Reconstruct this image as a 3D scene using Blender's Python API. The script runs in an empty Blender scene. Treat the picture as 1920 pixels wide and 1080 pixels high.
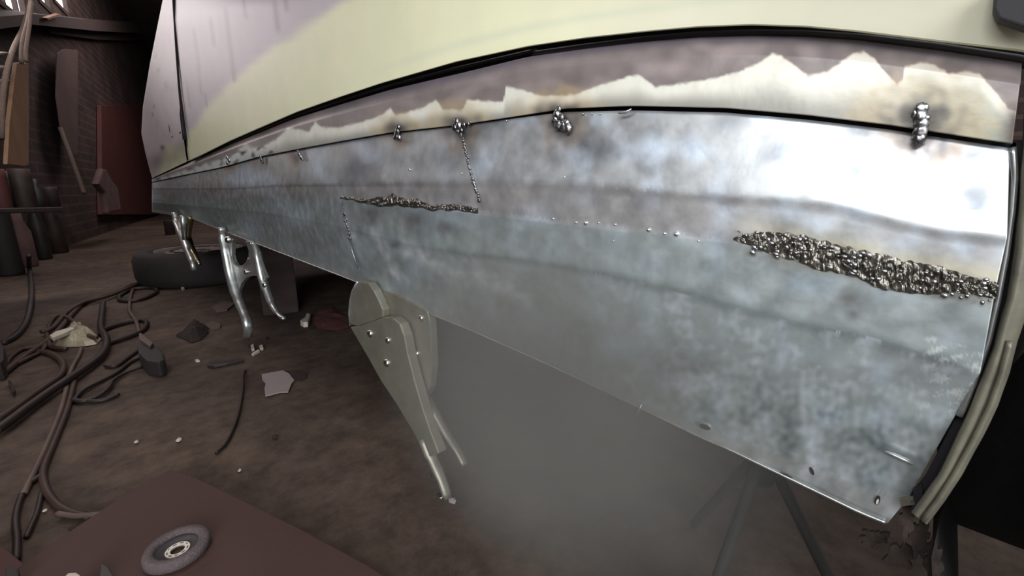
import bpy, bmesh, math, random
from mathutils import Vector, noise
random.seed(7)
S = bpy.context.scene
C = S.collection

# ---------------------------------------------------------------- camera
H, D = 0.48, 0.32            # lens height above the floor, distance from the car's flank
F_PX, YAW, PITCH = 805.0, math.radians(45.1), math.radians(13.0)
O = Vector((0, 0, H))
FW = Vector((math.sin(YAW)*math.cos(PITCH), math.cos(YAW)*math.cos(PITCH), -math.sin(PITCH)))
RT = Vector((math.cos(YAW), -math.sin(YAW), 0))
UP = RT.cross(FW)
cam = bpy.data.cameras.new('camera'); co = bpy.data.objects.new('camera', cam); C.objects.link(co)
co.location = O
co.rotation_euler = (math.radians(90)-PITCH, 0, -YAW)
cam.sensor_width = 36; cam.lens = 36*F_PX/1920; cam.clip_start = 0.01; cam.clip_end = 60
S.camera = co
# ---------------------------------------------------------------- world, lights, exposure
w = bpy.data.worlds.new('overcast'); S.world = w; w.use_nodes = True
wn = w.node_tree.nodes; wl = w.node_tree.links
wbg = wn['Background']; wbg.inputs[0].default_value = (0.95, 0.97, 1.0, 1); wbg.inputs[1].default_value = 1.15
def area(name, loc, target, sx, sy, power, col):
    l = bpy.data.lights.new(name, 'AREA'); l.shape = 'RECTANGLE'; l.size = sx; l.size_y = sy
    l.energy = power; l.color = col
    o = bpy.data.objects.new(name, l); C.objects.link(o); o.location = loc
    o.rotation_euler = (Vector(target)-Vector(loc)).to_track_quat('-Z', 'Y').to_euler()
    return o
area('camera_side_fill', (-2.6, -3.0, 1.7), (0.3, 1.2, 0.5), 2.4, 2.0, 170, (0.97, 0.98, 1.0))  # added fill light behind the camera, no gate is built
wlp = area('work_lamp', (-0.36, 0.04, 0.76), (0.32, 0.16, 0.46), 0.34, 0.14, 1.15, (0.95, 0.98, 1.0))
area('window_daylight', (-0.55, 3.5, 1.35), (0.32, 2.2, 0.8), 0.9, 0.9, 17, (1.0, 0.9, 0.9))
area('aisle_fill', (-0.15, 2.4, 3.3), (-0.1, 2.4, 0), 0.9, 2.6, 58, (1.0, 0.88, 0.84))  # added fill over the aisle, the ceiling has no opening
area('back_fill', (1.3, 6.6, 3.25), (0.5, 7.3, 0.7), 1.5, 1.5, 55, (1.0, 0.84, 0.82))  # added fill for the back wall and floor, no roof window there
S.view_settings.view_transform = 'Standard'; S.view_settings.look = 'None'
S.view_settings.exposure = 0.0; S.view_settings.gamma = 1.0
try: S.view_settings.use_curve_mapping = False
except Exception: pass

wlp.data.spread = math.radians(95)
# ---------------------------------------------------------------- geometry helpers
def ray(px, py):
    return FW + RT*((px-960)/F_PX) + UP*((540-py)/F_PX)
def onx(px, py, X):
    r = ray(px, py); return O + r*(X/r.x)
def onz(px, py, Z=0.0):
    r = ray(px, py); return O + r*((Z-H)/r.z)
def srgb(r, g, b):
    f = lambda c: (c/255/12.92) if c/255 <= 0.04045 else ((c/255+0.055)/1.055)**2.4
    return (f(r), f(g), f(b), 1)
W0, W1 = onz(0, 506), onz(280, 408)
WD = (W1-W0).normalized(); WN = Vector((WD.y, -WD.x, 0)).normalized()
if WN.x < 0: WN = -WN
def onw(px, py, off=0.0):
    """a point of the left wall's plane, moved off metres into the room"""
    r = ray(px, py); p = W0 + WN*off
    return O + r*((p-O).dot(WN)/r.dot(WN))
def pl(pts, x):
    """piecewise linear y of a polyline at x"""
    if x <= pts[0][0]: return pts[0][1]
    for a, b in zip(pts, pts[1:]):
        if x <= b[0]: return a[1] + (b[1]-a[1])*(x-a[0])/(b[0]-a[0])
    return pts[-1][1]
def smooth_pl(pts, x, r=14):
    return (pl(pts, x-r)+pl(pts, x-r/2)+pl(pts, x)*2+pl(pts, x+r/2)+pl(pts, x+r))/6

def link(name, bm, mat, parent=None, smooth=True):
    me = bpy.data.meshes.new(name); bm.normal_update(); bm.to_mesh(me); bm.free()
    if mat: me.materials.append(mat)
    if smooth:
        for p in me.polygons: p.use_smooth = True
    o = bpy.data.objects.new(name, me); C.objects.link(o)
    if parent: o.parent = parent; o.matrix_parent_inverse = parent.matrix_world.inverted()
    return o
def tag(o, label=None, cat=None, group=None, kind=None):
    if label: o['label'] = label
    if cat: o['category'] = cat
    if group: o['group'] = group
    if kind: o['kind'] = kind
    return o
def empty(name, loc, label, cat, group=None):
    o = bpy.data.objects.new(name, None); C.objects.link(o); o.location = loc; o.empty_display_size = 0.05
    bpy.context.view_layer.update()
    return tag(o, label, cat, group)

def b_prism(bm, pts, vec):
    vec = Vector(vec)
    a = [bm.verts.new(p) for p in pts]; b = [bm.verts.new(Vector(p)+vec) for p in pts]
    n = len(pts)
    try:
        bm.faces.new(a); bm.faces.new(b[::-1])
    except ValueError: pass
    for i in range(n):
        bm.faces.new((a[i], b[i], b[(i+1) % n], a[(i+1) % n]))
def prism(name, pts, vec, mat, parent=None, bev=0.0, seg=2):
    bm = bmesh.new(); b_prism(bm, pts, vec)
    bmesh.ops.recalc_face_normals(bm, faces=bm.faces)
    if bev:
        bmesh.ops.bevel(bm, geom=list(bm.edges), offset=bev, segments=seg, profile=0.6, affect='EDGES', clamp_overlap=True)
    bmesh.ops.triangulate(bm, faces=[f for f in bm.faces if len(f.verts) > 4])
    return link(name, bm, mat, parent, smooth=False)
def cr(P, n=6):
    """Catmull-Rom through P"""
    P = [Vector(p) for p in P]; out = []
    for i in range(len(P)-1):
        p0 = P[i-1] if i else P[i]*2-P[i+1]; p1, p2 = P[i], P[i+1]
        p3 = P[i+2] if i+2 < len(P) else P[i+1]*2-P[i]
        for k in range(n):
            t = k/n
            out.append(0.5*((2*p1)+(p2-p0)*t+(2*p0-5*p1+4*p2-p3)*t*t+(3*p1-p0-3*p2+p3)*t**3))
    out.append(P[-1]); return out
def b_tube(bm, P, r, seg=8, flat=1.0):
    rs = r if isinstance(r, (list, tuple)) else [r]*len(P)
    rings = []; up = Vector((0, 0, 1)); n = len(P); prev = None
    for i, p in enumerate(P):
        t = (P[min(i+1, n-1)]-P[max(i-1, 0)])
        if t.length < 1e-9: t = Vector((1, 0, 0))
        t.normalize()
        s = t.cross(up if prev is None else prev)
        if s.length < 1e-3: s = t.cross(Vector((1, 0, 0)))
        s.normalize(); u = s.cross(t).normalized(); prev = u
        R = rs[int(i*(len(rs)-1)/max(n-1, 1))] if len(rs) != n else rs[i]
        rings.append([bm.verts.new(p + s*R*math.cos(2*math.pi*k/seg) + u*R*flat*math.sin(2*math.pi*k/seg)) for k in range(seg)])
    for a, b in zip(rings, rings[1:]):
        for k in range(seg): bm.faces.new((a[k], a[(k+1) % seg], b[(k+1) % seg], b[k]))
    bm.faces.new(rings[0][::-1]); bm.faces.new(rings[-1])
def tube(name, P, r, mat, parent=None, seg=8, flat=1.0):
    bm = bmesh.new(); b_tube(bm, P, r, seg, flat); bmesh.ops.recalc_face_normals(bm, faces=bm.faces)
    return link(name, bm, mat, parent)
def b_box(bm, c, h, rot=None):
    M = rot or (Vector((1, 0, 0)), Vector((0, 1, 0)), Vector((0, 0, 1)))
    c = Vector(c); v = [bm.verts.new(c + M[0]*h[0]*i + M[1]*h[1]*j + M[2]*h[2]*k) for i in (-1, 1) for j in (-1, 1) for k in (-1, 1)]
    for f in ((0, 1, 3, 2), (4, 6, 7, 5), (0, 4, 5, 1), (2, 3, 7, 6), (0, 2, 6, 4), (1, 5, 7, 3)):
        bm.faces.new([v[i] for i in f])
def box(name, c, h, mat, parent=None, rot=None, bev=0.0):
    bm = bmesh.new(); b_box(bm, c, h, rot); bmesh.ops.recalc_face_normals(bm, faces=bm.faces)
    if bev: bmesh.ops.bevel(bm, geom=list(bm.edges), offset=bev, segments=2, affect='EDGES')
    return link(name, bm, mat, parent, smooth=False)
def b_blob(bm, c, r, sc=(1, 1, 1), sub=2, rough=0.0, fr=40):
    n0 = len(bm.verts)
    g = bmesh.ops.create_icosphere(bm, subdivisions=sub, radius=1.0)
    for v in g['verts']:
        d = 1 + rough*noise.noise(v.co*2.2 + Vector(c)*fr)
        v.co = Vector(c) + Vector((v.co.x*sc[0], v.co.y*sc[1], v.co.z*sc[2]))*r*d
def b_lathe(bm, prof, c, axis=Vector((0, 0, 1)), seg=48, closed=False):
    axis = axis.normalized(); a = axis.orthogonal().normalized(); b = axis.cross(a)
    rings = []
    for (r, z) in prof:
        rings.append([bm.verts.new(Vector(c)+axis*z+(a*math.cos(2*math.pi*k/seg)+b*math.sin(2*math.pi*k/seg))*max(r, 1e-5)) for k in range(seg)])
    prs = list(zip(rings, rings[1:]))
    if closed: prs.append((rings[-1], rings[0]))
    for p, q in prs:
        for k in range(seg): bm.faces.new((p[k], p[(k+1) % seg], q[(k+1) % seg], q[k]))
def lathe(name, prof, c, mat, parent=None, axis=Vector((0, 0, 1)), seg=48, closed=False, smooth=True):
    bm = bmesh.new(); b_lathe(bm, prof, c, axis, seg, closed)
    bmesh.ops.recalc_face_normals(bm, faces=bm.faces)
    return link(name, bm, mat, parent, smooth)

# ---------------------------------------------------------------- materials
def mat(name, col, rough=0.6, metal=0.0, var=0.25, scale=8.0, bump=0.0, bscale=60.0, col2=None, vcol=False, rvar=0.0, detail=6, stretch=None, spec=None):
    m = bpy.data.materials.new(name); m.use_nodes = True
    nt = m.node_tree; n = nt.nodes; l = nt.links; b = n['Principled BSDF']
    b.inputs['Roughness'].default_value = rough; b.inputs['Metallic'].default_value = metal
    if spec is not None: b.inputs['Specular IOR Level'].default_value = spec
    tc = n.new('ShaderNodeTexCoord'); src = tc.outputs['Object']
    if stretch:
        mp = n.new('ShaderNodeMapping'); mp.inputs['Scale'].default_value = stretch
        l.new(src, mp.inputs['Vector']); src = mp.outputs['Vector']
    no = n.new('ShaderNodeTexNoise'); no.inputs['Scale'].default_value = scale; no.inputs['Detail'].default_value = detail
    no.inputs['Roughness'].default_value = 0.65
    l.new(src, no.inputs['Vector'])
    rp = n.new('ShaderNodeValToRGB'); rp.color_ramp.elements[0].position = 0.33; rp.color_ramp.elements[1].position = 0.68
    if vcol:
        at = n.new('ShaderNodeAttribute'); at.attribute_name = 'Col'
        rp.color_ramp.elements[0].color = (1-var, 1-var, 1-var, 1); rp.color_ramp.elements[1].color = (1+var*0.4,)*3+(1,)
        mx = n.new('ShaderNodeMix'); mx.data_type = 'RGBA'; mx.blend_type = 'MULTIPLY'; mx.inputs[0].default_value = 1
        l.new(no.outputs['Fac'], rp.inputs['Fac']); l.new(at.outputs['Color'], mx.inputs[6]); l.new(rp.outputs['Color'], mx.inputs[7])
        l.new(mx.outputs[2], b.inputs['Base Color'])
    else:
        c2 = col2 or tuple(c*(1-var) for c in col[:3])+(1,)
        rp.color_ramp.elements[0].color = c2; rp.color_ramp.elements[1].color = col
        l.new(no.outputs['Fac'], rp.inputs['Fac']); l.new(rp.outputs['Color'], b.inputs['Base Color'])
    if rvar:
        mr = n.new('ShaderNodeMapRange'); mr.inputs[1].default_value = 0.3; mr.inputs[2].default_value = 0.7
        mr.inputs[3].default_value = max(0.03, rough-rvar); mr.inputs[4].default_value = min(1, rough+rvar)
        n3 = n.new('ShaderNodeTexNoise'); n3.inputs['Scale'].default_value = scale*2.3; n3.inputs['Detail'].default_value = 5
        l.new(src, n3.inputs['Vector']); l.new(n3.outputs['Fac'], mr.inputs[0]); l.new(mr.outputs[0], b.inputs['Roughness'])
    if bump:
        n2 = n.new('ShaderNodeTexNoise'); n2.inputs['Scale'].default_value = bscale; n2.inputs['Detail'].default_value = 6
        l.new(src, n2.inputs['Vector'])
        bp = n.new('ShaderNodeBump'); bp.inputs['Strength'].default_value = min(1, bump); bp.inputs['Distance'].default_value = 0.002*max(1, bump)
        l.new(n2.outputs['Fac'], bp.inputs['Height']); l.new(bp.outputs['Normal'], b.inputs['Normal'])
    return m
def emis(name, col, s):
    m = bpy.data.materials.new(name); m.use_nodes = True; b = m.node_tree.nodes['Principled BSDF']
    b.inputs['Base Color'].default_value = (0.8, 0.8, 0.8, 1); b.inputs['Emission Color'].default_value = col
    b.inputs['Emission Strength'].default_value = s; return m

M = {}
M['steel_v'] = mat('bare_zinc_steel', None, rough=0.44, metal=0.7, vcol=True, var=0.22, scale=26, bump=0.25, bscale=30, rvar=0.12)
M['strip_v'] = mat('burnt_primer_strip', None, rough=0.42, metal=0.1, vcol=True, var=0.12, scale=30, bump=0.3, bscale=50)
M['door_v'] = mat('masked_door_paint', None, rough=0.38, metal=0.0, vcol=True, var=0.05, scale=12, bump=0.08, bscale=12, spec=0.4)
M['weld'] = mat('weld_metal', (0.25, 0.235, 0.205, 1), rough=0.33, metal=0.9, var=0.6, scale=150, bump=0.4, bscale=220)
M['tack'] = mat('tack_metal', (0.45, 0.45, 0.46, 1), rough=0.32, metal=1.0, var=0.7, scale=120)
M['black'] = mat('black_gap', srgb(22, 18, 24), rough=0.7)
M['seal'] = mat('rubber_seal', srgb(60, 54, 62), rough=0.35, var=0.4, scale=30)
M['liner'] = mat('wheel_well_grime', srgb(30, 27, 25), rough=0.85, var=0.5, scale=20, bump=0.8)
M['rust'] = mat('flaking_rust', srgb(54, 42, 35), rough=0.9, var=0.8, scale=60, bump=1, bscale=120, col2=srgb(26, 18, 15))
M['lip'] = mat('scraped_lip_paint', srgb(120, 118, 102), rough=0.42, metal=0.3, var=0.5, scale=22, bump=0.2, col2=srgb(84, 80, 72))
M['chrome'] = mat('chromed_steel', (0.50, 0.51, 0.50, 1), rough=0.3, metal=0.8, var=0.35, scale=60)
M['dull_chrome'] = mat('worn_nickel_plate', (0.25, 0.238, 0.19, 1), rough=0.45, metal=0.55, var=0.25, scale=30, bump=0.1)
M['brass'] = mat('brassy_plate', (0.55, 0.48, 0.30, 1), rough=0.3, metal=1.0, var=0.4, scale=60)
M['rivet'] = mat('bright_rivet', (0.7, 0.7, 0.66, 1), rough=0.2, metal=1.0, var=0.2)
M['rubber'] = mat('tyre_rubber', srgb(38, 33, 31), rough=0.8, var=0.4, scale=20, bump=0.5)
M['cream'] = mat('cream_body_paint', srgb(222, 220, 190), rough=0.4, var=0.08, scale=6)
M['rubber_k'] = mat('black_tyre_rubber', srgb(24, 22, 21), rough=0.85, var=0.4, scale=20, bump=0.5)
M['rim'] = mat('dusty_rim', srgb(128, 112, 104), rough=0.5, metal=0.3, var=0.4, scale=20)
M['cable'] = mat('dusty_brown_hose', srgb(62, 43, 36), rough=0.6, var=0.4, scale=14)
M['cable_d'] = mat('dark_hose', srgb(38, 27, 25), rough=0.55, var=0.4, scale=14)
M['cable_l'] = mat('dusty_grey_cable', srgb(96, 78, 70), rough=0.6, var=0.35, scale=14)
M['plug'] = mat('dark_plug_plastic', srgb(42, 35, 36), rough=0.7, var=0.3)
M['board'] = mat('red_brown_hardboard', srgb(66, 42, 36), rough=0.75, var=0.22, scale=5, bump=0.3, bscale=90)
M['board2'] = mat('dark_red_hardboard', srgb(60, 30, 26), rough=0.75, var=0.25, scale=5)
M['abrasive'] = mat('abrasive_grain', srgb(98, 86, 88), rough=0.95, var=0.35, scale=300, bump=0.8, bscale=400)
M['backing'] = mat('abrasive_dark_cup', srgb(70, 64, 66), rough=0.85, var=0.3, scale=90, bump=0.5)
M['label'] = mat('printed_ring', srgb(228, 216, 204), rough=0.6, var=0.15, scale=90)
M['paper'] = mat('torn_card', srgb(136, 124, 124), rough=0.8, var=0.12, scale=20)
M['white'] = mat('dirty_white', srgb(196, 186, 172), rough=0.6, var=0.2, scale=40)
M['bag'] = mat('dirty_white_plastic', srgb(150, 140, 118), rough=0.45, var=0.35, scale=24, bump=0.5, bscale=40)
M['ragred'] = mat('dark_red_cloth', srgb(92, 48, 46), rough=0.95, var=0.4, scale=30, bump=0.6)
M['debris'] = mat('dark_flake', srgb(44, 32, 28), rough=0.9, var=0.4, scale=60)
M['wood'] = mat('pale_plank', srgb(150, 116, 90), rough=0.75, var=0.35, scale=4, stretch=(6, 6, 1))
M['wood_d'] = mat('dark_timber', srgb(62, 50, 46), rough=0.85, var=0.4, scale=4, stretch=(1, 6, 6))
M['panel'] = mat('grey_board', srgb(92, 74, 70), rough=0.8, var=0.3, scale=3)
M['redgate'] = mat('red_oxide_metal', srgb(84, 42, 38), rough=0.7, var=0.35, scale=4, bump=0.2)
M['rope'] = mat('grey_rope', srgb(104, 88, 78), rough=0.9, var=0.3, scale=40)
M['pane'] = emis('bright_window_pane', (1.0, 0.92, 0.95, 1), 5.0)
M['ceil'] = mat('sooty_ceiling', srgb(86, 76, 72), rough=0.95, var=0.3, scale=2)
M['glassd'] = mat('dark_bottle_glass', srgb(44, 42, 38), rough=0.5, var=0.4, scale=10)
M['junk'] = mat('grimy_tin', srgb(66, 54, 48), rough=0.6, metal=0.3, var=0.6, scale=14)
M['bagfar'] = mat('grey_sack', srgb(108, 86, 84), rough=0.9, var=0.35, scale=8)

def floor_mat():
    m = mat('oily_concrete', srgb(100, 86, 76), rough=0.78, var=0.5, scale=1.6, bump=1.0, bscale=26, col2=srgb(56, 46, 42), detail=10, spec=0.25)
    nt = m.node_tree; n = nt.nodes; l = nt.links; b = n['Principled BSDF']
    old = b.inputs['Base Color'].links[0].from_socket
    n4 = n.new('ShaderNodeTexNoise'); n4.inputs['Scale'].default_value = 17; n4.inputs['Detail'].default_value = 9; n4.inputs['Roughness'].default_value = 0.75
    tc = n.new('ShaderNodeTexCoord'); l.new(tc.outputs['Object'], n4.inputs['Vector'])
    r = n.new('ShaderNodeValToRGB'); r.color_ramp.elements[0].position = 0.36; r.color_ramp.elements[0].color = (0.55, 0.5, 0.48, 1)
    r.color_ramp.elements[1].position = 0.62; r.color_ramp.elements[1].color = (1.12, 1.1, 1.06, 1)
    l.new(n4.outputs['Fac'], r.inputs['Fac'])
    mx = n.new('ShaderNodeMix'); mx.data_type = 'RGBA'; mx.blend_type = 'MULTIPLY'; mx.inputs[0].default_value = 1
    l.new(old, mx.inputs[6]); l.new(r.outputs['Color'], mx.inputs[7]); l.new(mx.outputs[2], b.inputs['Base Color'])
    return m
def brick_mat():
    m = bpy.data.materials.new('old_brickwork'); m.use_nodes = True
    nt = m.node_tree; n = nt.nodes; l = nt.links; b = n['Principled BSDF']; b.inputs['Roughness'].default_value = 0.9
    uv = n.new('ShaderNodeUVMap'); uv.uv_map = 'UVMap'
    br = n.new('ShaderNodeTexBrick'); br.inputs['Color1'].default_value = srgb(72, 52, 48); br.inputs['Color2'].default_value = srgb(54, 39, 37)
    br.inputs['Mortar'].default_value = srgb(84, 68, 63); br.inputs['Scale'].default_value = 1
    br.inputs['Brick Width'].default_value = 0.26; br.inputs['Row Height'].default_value = 0.085; br.inputs['Mortar Size'].default_value = 0.012
    no = n.new('ShaderNodeTexNoise'); no.inputs['Scale'].default_value = 2.2; no.inputs['Detail'].default_value = 8
    r = n.new('ShaderNodeValToRGB'); r.color_ramp.elements[0].position = 0.35; r.color_ramp.elements[0].color = (0.35, 0.33, 0.35, 1); r.color_ramp.elements[1].position = 0.7
    mx = n.new('ShaderNodeMix'); mx.data_type = 'RGBA'; mx.blend_type = 'MULTIPLY'; mx.inputs[0].default_value = 1
    l.new(uv.outputs['UV'], br.inputs['Vector']); l.new(uv.outputs['UV'], no.inputs['Vector']); l.new(no.outputs['Fac'], r.inputs['Fac'])
    l.new(br.outputs['Color'], mx.inputs[6]); l.new(r.outputs['Color'], mx.inputs[7]); l.new(mx.outputs[2], b.inputs['Base Color'])
    bp = n.new('ShaderNodeBump'); bp.inputs['Distance'].default_value = 0.01; bp.inputs['Strength'].default_value = 0.6
    l.new(br.outputs['Fac'], bp.inputs['Height']); bp.invert = True; l.new(bp.outputs['Normal'], b.inputs['Normal'])
    return m
M['floor'] = floor_mat(); M['brick'] = brick_mat()

# ---------------------------------------------------------------- the room
def ws(p): return (p-W0).dot(WD)
RIGHT_X, BACK_S = 3.6, 12.5
corner = W0 + WD*BACK_S; near = W0 - WD*4.5
CEIL = 3.4
bm = bmesh.new()
fp = [near, corner, Vector((RIGHT_X, corner.y, 0)), Vector((RIGHT_X, near.y-1.5, 0)), Vector((near.x, near.y-1.5, 0))]
b_prism(bm, [Vector((p.x, p.y, 0)) for p in fp], (0, 0, -0.12)); bmesh.ops.recalc_face_normals(bm, faces=bm.faces)
tag(link('floor', bm, M['floor'], smooth=False), kind='structure')
bm = bmesh.new()
b_prism(bm, [Vector((p.x, p.y, CEIL)) for p in fp[:3]]+[Vector((RIGHT_X, 0.4, CEIL)), Vector((W0.x-0.4, 0.4, CEIL))], (0, 0, 0.12)); bmesh.ops.recalc_face_normals(bm, faces=bm.faces)
tag(link('ceiling', bm, M['ceil'], smooth=False), kind='structure')
# window openings in the left wall, read off in wall coordinates (s, z)
def srect(x0, y0, x1, y1):
    a, b = onw(x0, y0), onw(x1, y1); return (ws(a), ws(b), min(a.z, b.z), max(a.z, b.z))
w1 = list(srect(-60, -40, 50, 28)); w1[3] = w1[2]+0.75
w2 = [ws(onw(72, 5)), ws(onw(92, 5)), onw(82, 11).z, onw(82, 11).z+0.5]
w3 = [ws(onw(100, 5)), ws(onw(124, 5)), onw(112, 14).z, onw(112, 14).z+0.5]
wins = [w1, w2, w3]
ss = sorted({-4.5, BACK_S, *[v for q in wins for v in q[:2]]}); zs = sorted({0, CEIL, *[v for q in wins for v in q[2:]]})
bm = bmesh.new(); uvl = bm.loops.layers.uv.new('UVMap')
for a, b in zip(ss, ss[1:]):
    for c, d in zip(zs, zs[1:]):
        if any(q[0]-1e-6 <= a and b <= q[1]+1e-6 and q[2]-1e-6 <= c and d <= q[3]+1e-6 for q in wins): continue
        for off, flip in ((0, 0), (-0.22, 1)):
            vs = [bm.verts.new(W0+WD*s+Vector((0, 0, z))+WN*off) for s, z in ((a, c), (b, c), (b, d), (a, d))]
            f = bm.faces.new(vs)
            for lp, (s, z) in zip(f.loops, ((a, c), (b, c), (b, d), (a, d))): lp[uvl].uv = (s, z)
for q in wins:   # reveals
    for (s0, z0, s1, z1) in ((q[0], q[2], q[1], q[2]), (q[1], q[2], q[1], q[3]), (q[1], q[3], q[0], q[3]), (q[0], q[3], q[0], q[2])):
        A = W0+WD*s0+Vector((0, 0, z0)); B = W0+WD*s1+Vector((0, 0, z1))
        bm.faces.new([bm.verts.new(p) for p in (A, B, B-WN*0.22, A-WN*0.22)])
tag(link('wall_left', bm, M['brick'], smooth=False), kind='structure')
for i, q in enumerate(wins):
    r = bpy.data.objects.new('window_%d' % (i+1), None); C.objects.link(r); r.location = W0+WD*((q[0]+q[1])/2)+Vector((0, 0, q[2])); tag(r, kind='structure')
    bpy.context.view_layer.update()
    cz = (q[2]+q[3])/2; cs = (q[0]+q[1])/2; hs, hz = (q[1]-q[0])/2, (q[3]-q[2])/2
    rot = (WD, WN, Vector((0, 0, 1)))
    ctr = W0+WD*cs+Vector((0, 0, cz))-WN*0.03
    box('pane', ctr, (hs, 0.004, hz), M['pane'], r, rot)
    bm = bmesh.new()
    for k in (-1, 1):
        b_box(bm, ctr+WD*k*hs*0.97+WN*0.02, (0.02, 0.02, hz), rot); b_box(bm, ctr+Vector((0, 0, k*hz*0.97))+WN*0.02, (hs, 0.02, 0.02), rot)
    if i == 0:
        for k in (-0.45, 0.1, 0.62): b_box(bm, ctr+WD*k*hs+WN*0.02, (0.013, 0.015, hz), rot)
    link('window_frame', bm, M['wood_d'], r, smooth=False)
bm = bmesh.new(); uvl = bm.loops.layers.uv.new('UVMap')
for y in (corner.y, corner.y+0.2):
    f = bm.faces.new([bm.verts.new(Vector(p)) for p in ((corner.x-0.2, y, 0), (RIGHT_X, y, 0), (RIGHT_X, y, CEIL), (corner.x-0.2, y, CEIL))])
    for lp, u in zip(f.loops, ((0, 0), (8, 0), (8, CEIL), (0, CEIL))): lp[uvl].uv = u
tag(link('wall_back', bm, M['brick'], smooth=False), kind='structure')
bm = bmesh.new(); uvl = bm.loops.layers.uv.new('UVMap')
for x in (RIGHT_X, RIGHT_X+0.2):
    f = bm.faces.new([bm.verts.new(Vector(p)) for p in ((x, fp[3].y, 0), (x, corner.y, 0), (x, corner.y, CEIL), (x, fp[3].y, CEIL))])
    for lp, u in zip(f.loops, ((0, 0), (12, 0), (12, CEIL), (0, CEIL))): lp[uvl].uv = u
tag(link('wall_right', bm, M['brick'], smooth=False), kind='structure')
# timber wall plate (sloping roof beam) and the lighter boarding above it
def wprism(name, pix, off, th, m, parent=None, bev=0.0):
    return prism(name, [onw(x, y, off) for x, y in pix], -WN*th, m, parent, bev)
tag(wprism('trim_1', [(-60, 62), (62, 46), (180, 58), (330, 66), (330, 48), (180, 38), (62, 26), (-60, 36)], 0.16, 0.155, M['wood_d']), kind='structure')
tag(wprism('trim_2', [(95, 62), (180, 74), (330, 80), (330, 68), (180, 60), (95, 52)], 0.06, 0.055, M['wood_d']), kind='structure')

# ---------------------------------------------------------------- the car
car = empty('car', (D+0.7, 1.4, 0.0), 'car flank with a cream and grey door above a bare-metal sill under repair', 'car')
C0 = [(285,334),(330,313),(380,290),(430,265),(480,243),(557,210),(640,181),(715,156),(857,115),(992,86),(1100,70),(1210,58),(1310,49),(1410,45),(1510,48),(1610,57),(1760,75),(1910,92),(2050,116),(2300,170)]
C1 = [(285,336),(330,316),(380,295),(430,272),(478,253),(549,224),(640,196),(735,168),(873,136),(992,107),(1100,92),(1210,79),(1310,71),(1410,68),(1510,70),(1610,77),(1760,96),(1910,119),(2050,150)]
CK = [(285,342),(350,328),(414,315),(485,295),(577,277),(660,262),(735,249),(854,236),(960,221),(1060,207),(1185,203),(1360,207),(1510,220),(1660,238),(1810,261),(1890,273),(2000,300)]
C3 = [(285,353),(438,353),(517,347),(596,346),(755,344),(960,344),(1110,350),(1310,365),(1510,376),(1585,386),(1660,408),(1760,432),(1890,446)]
C4 = [(285,366),(450,368),(560,368),(637,369),(743,374),(800,384),(900,395),(1037,411),(1100,418),(1217,431),(1300,442),(1385,450),(1460,464),(1560,484),(1660,505),(1735,519),(1810,533),(1880,549)]
C5 = [(285,380),(500,398),(640,425),(760,455),(883,477),(960,485),(1080,504),(1200,528),(1315,556),(1433,587),(1530,612),(1637,634),(1734,664),(1840,700)]
C6 = [(285,392),(350,401),(420,428),(551,475),(663,516),(717,540),(801,575),(880,603),(1040,670),(1203,752),(1333,803),(1513,868),(1610,905),(1700,935)]
C7 = [(285,398),(355,408),(426,436),(551,484),(663,527),(717,551),(801,587),(880,619),(1040,690),(1210,770),(1313,820),(1367,843),(1527,920),(1610,960),(1664,982)]
XR = {'C1':1915,'CKa':1898,'CKb':1893,'C3':1888,'C4':1866,'C5':1838,'C6':1703,'C7':1664}
def sm(a, b, x):
    t = min(1, max(0, (x-a)/(b-a))); return t*t*(3-2*t)
def gapw(x): return 1.3 + 4.6*sm(850, 1200, x)
def curve(pts, x0, x1, n, dy=None):
    out = []
    for i in range(n+1):
        x = x0+(x1-x0)*i/n
        y = smooth_pl(pts, x) if x > x0+20 else pl(pts, x)
        out.append((x, y+(dy(x) if dy else 0)))
    return out
def mixc(a, b, t): return tuple(a[i]+(b[i]-a[i])*t for i in range(3))
def grid(name, rows, mt, colfn, parent, thick=0.0):
    """rows: list of (pixel curve, X, subdivisions to the next row)"""
    bm = bmesh.new(); cl = bm.verts.layers.float_color.new('Col')
    lines = []
    for (ca, xa, n), (cb, xb, _) in zip(rows, rows[1:]):
        for k in range(n):
            t = k/n; lines.append([(a[0]+(b[0]-a[0])*t, a[1]+(b[1]-a[1])*t, xa+(xb-xa)*t) for a, b in zip(ca, cb)])
    ca, xa, _ = rows[-1]; lines.append([(a[0], a[1], xa) for a in ca])
    vr = []
    for ln in lines:
        r = []
        for (x, y, X) in ln:
            v = bm.verts.new(onx(x, y, X)); c = colfn(x, y); v[cl] = (c[0], c[1], c[2], 1); r.append(v)
        vr.append(r)
    for a, b in zip(vr, vr[1:]):
        for i in range(len(a)-1): bm.faces.new((a[i], b[i], b[i+1], a[i+1]))
    o = link(name, bm, mt, parent)
    if thick:
        sd = o.modifiers.new('thickness', 'SOLIDIFY'); sd.thickness = thick; sd.offset = 1 if False else 0
    return o
N = 620
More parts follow.
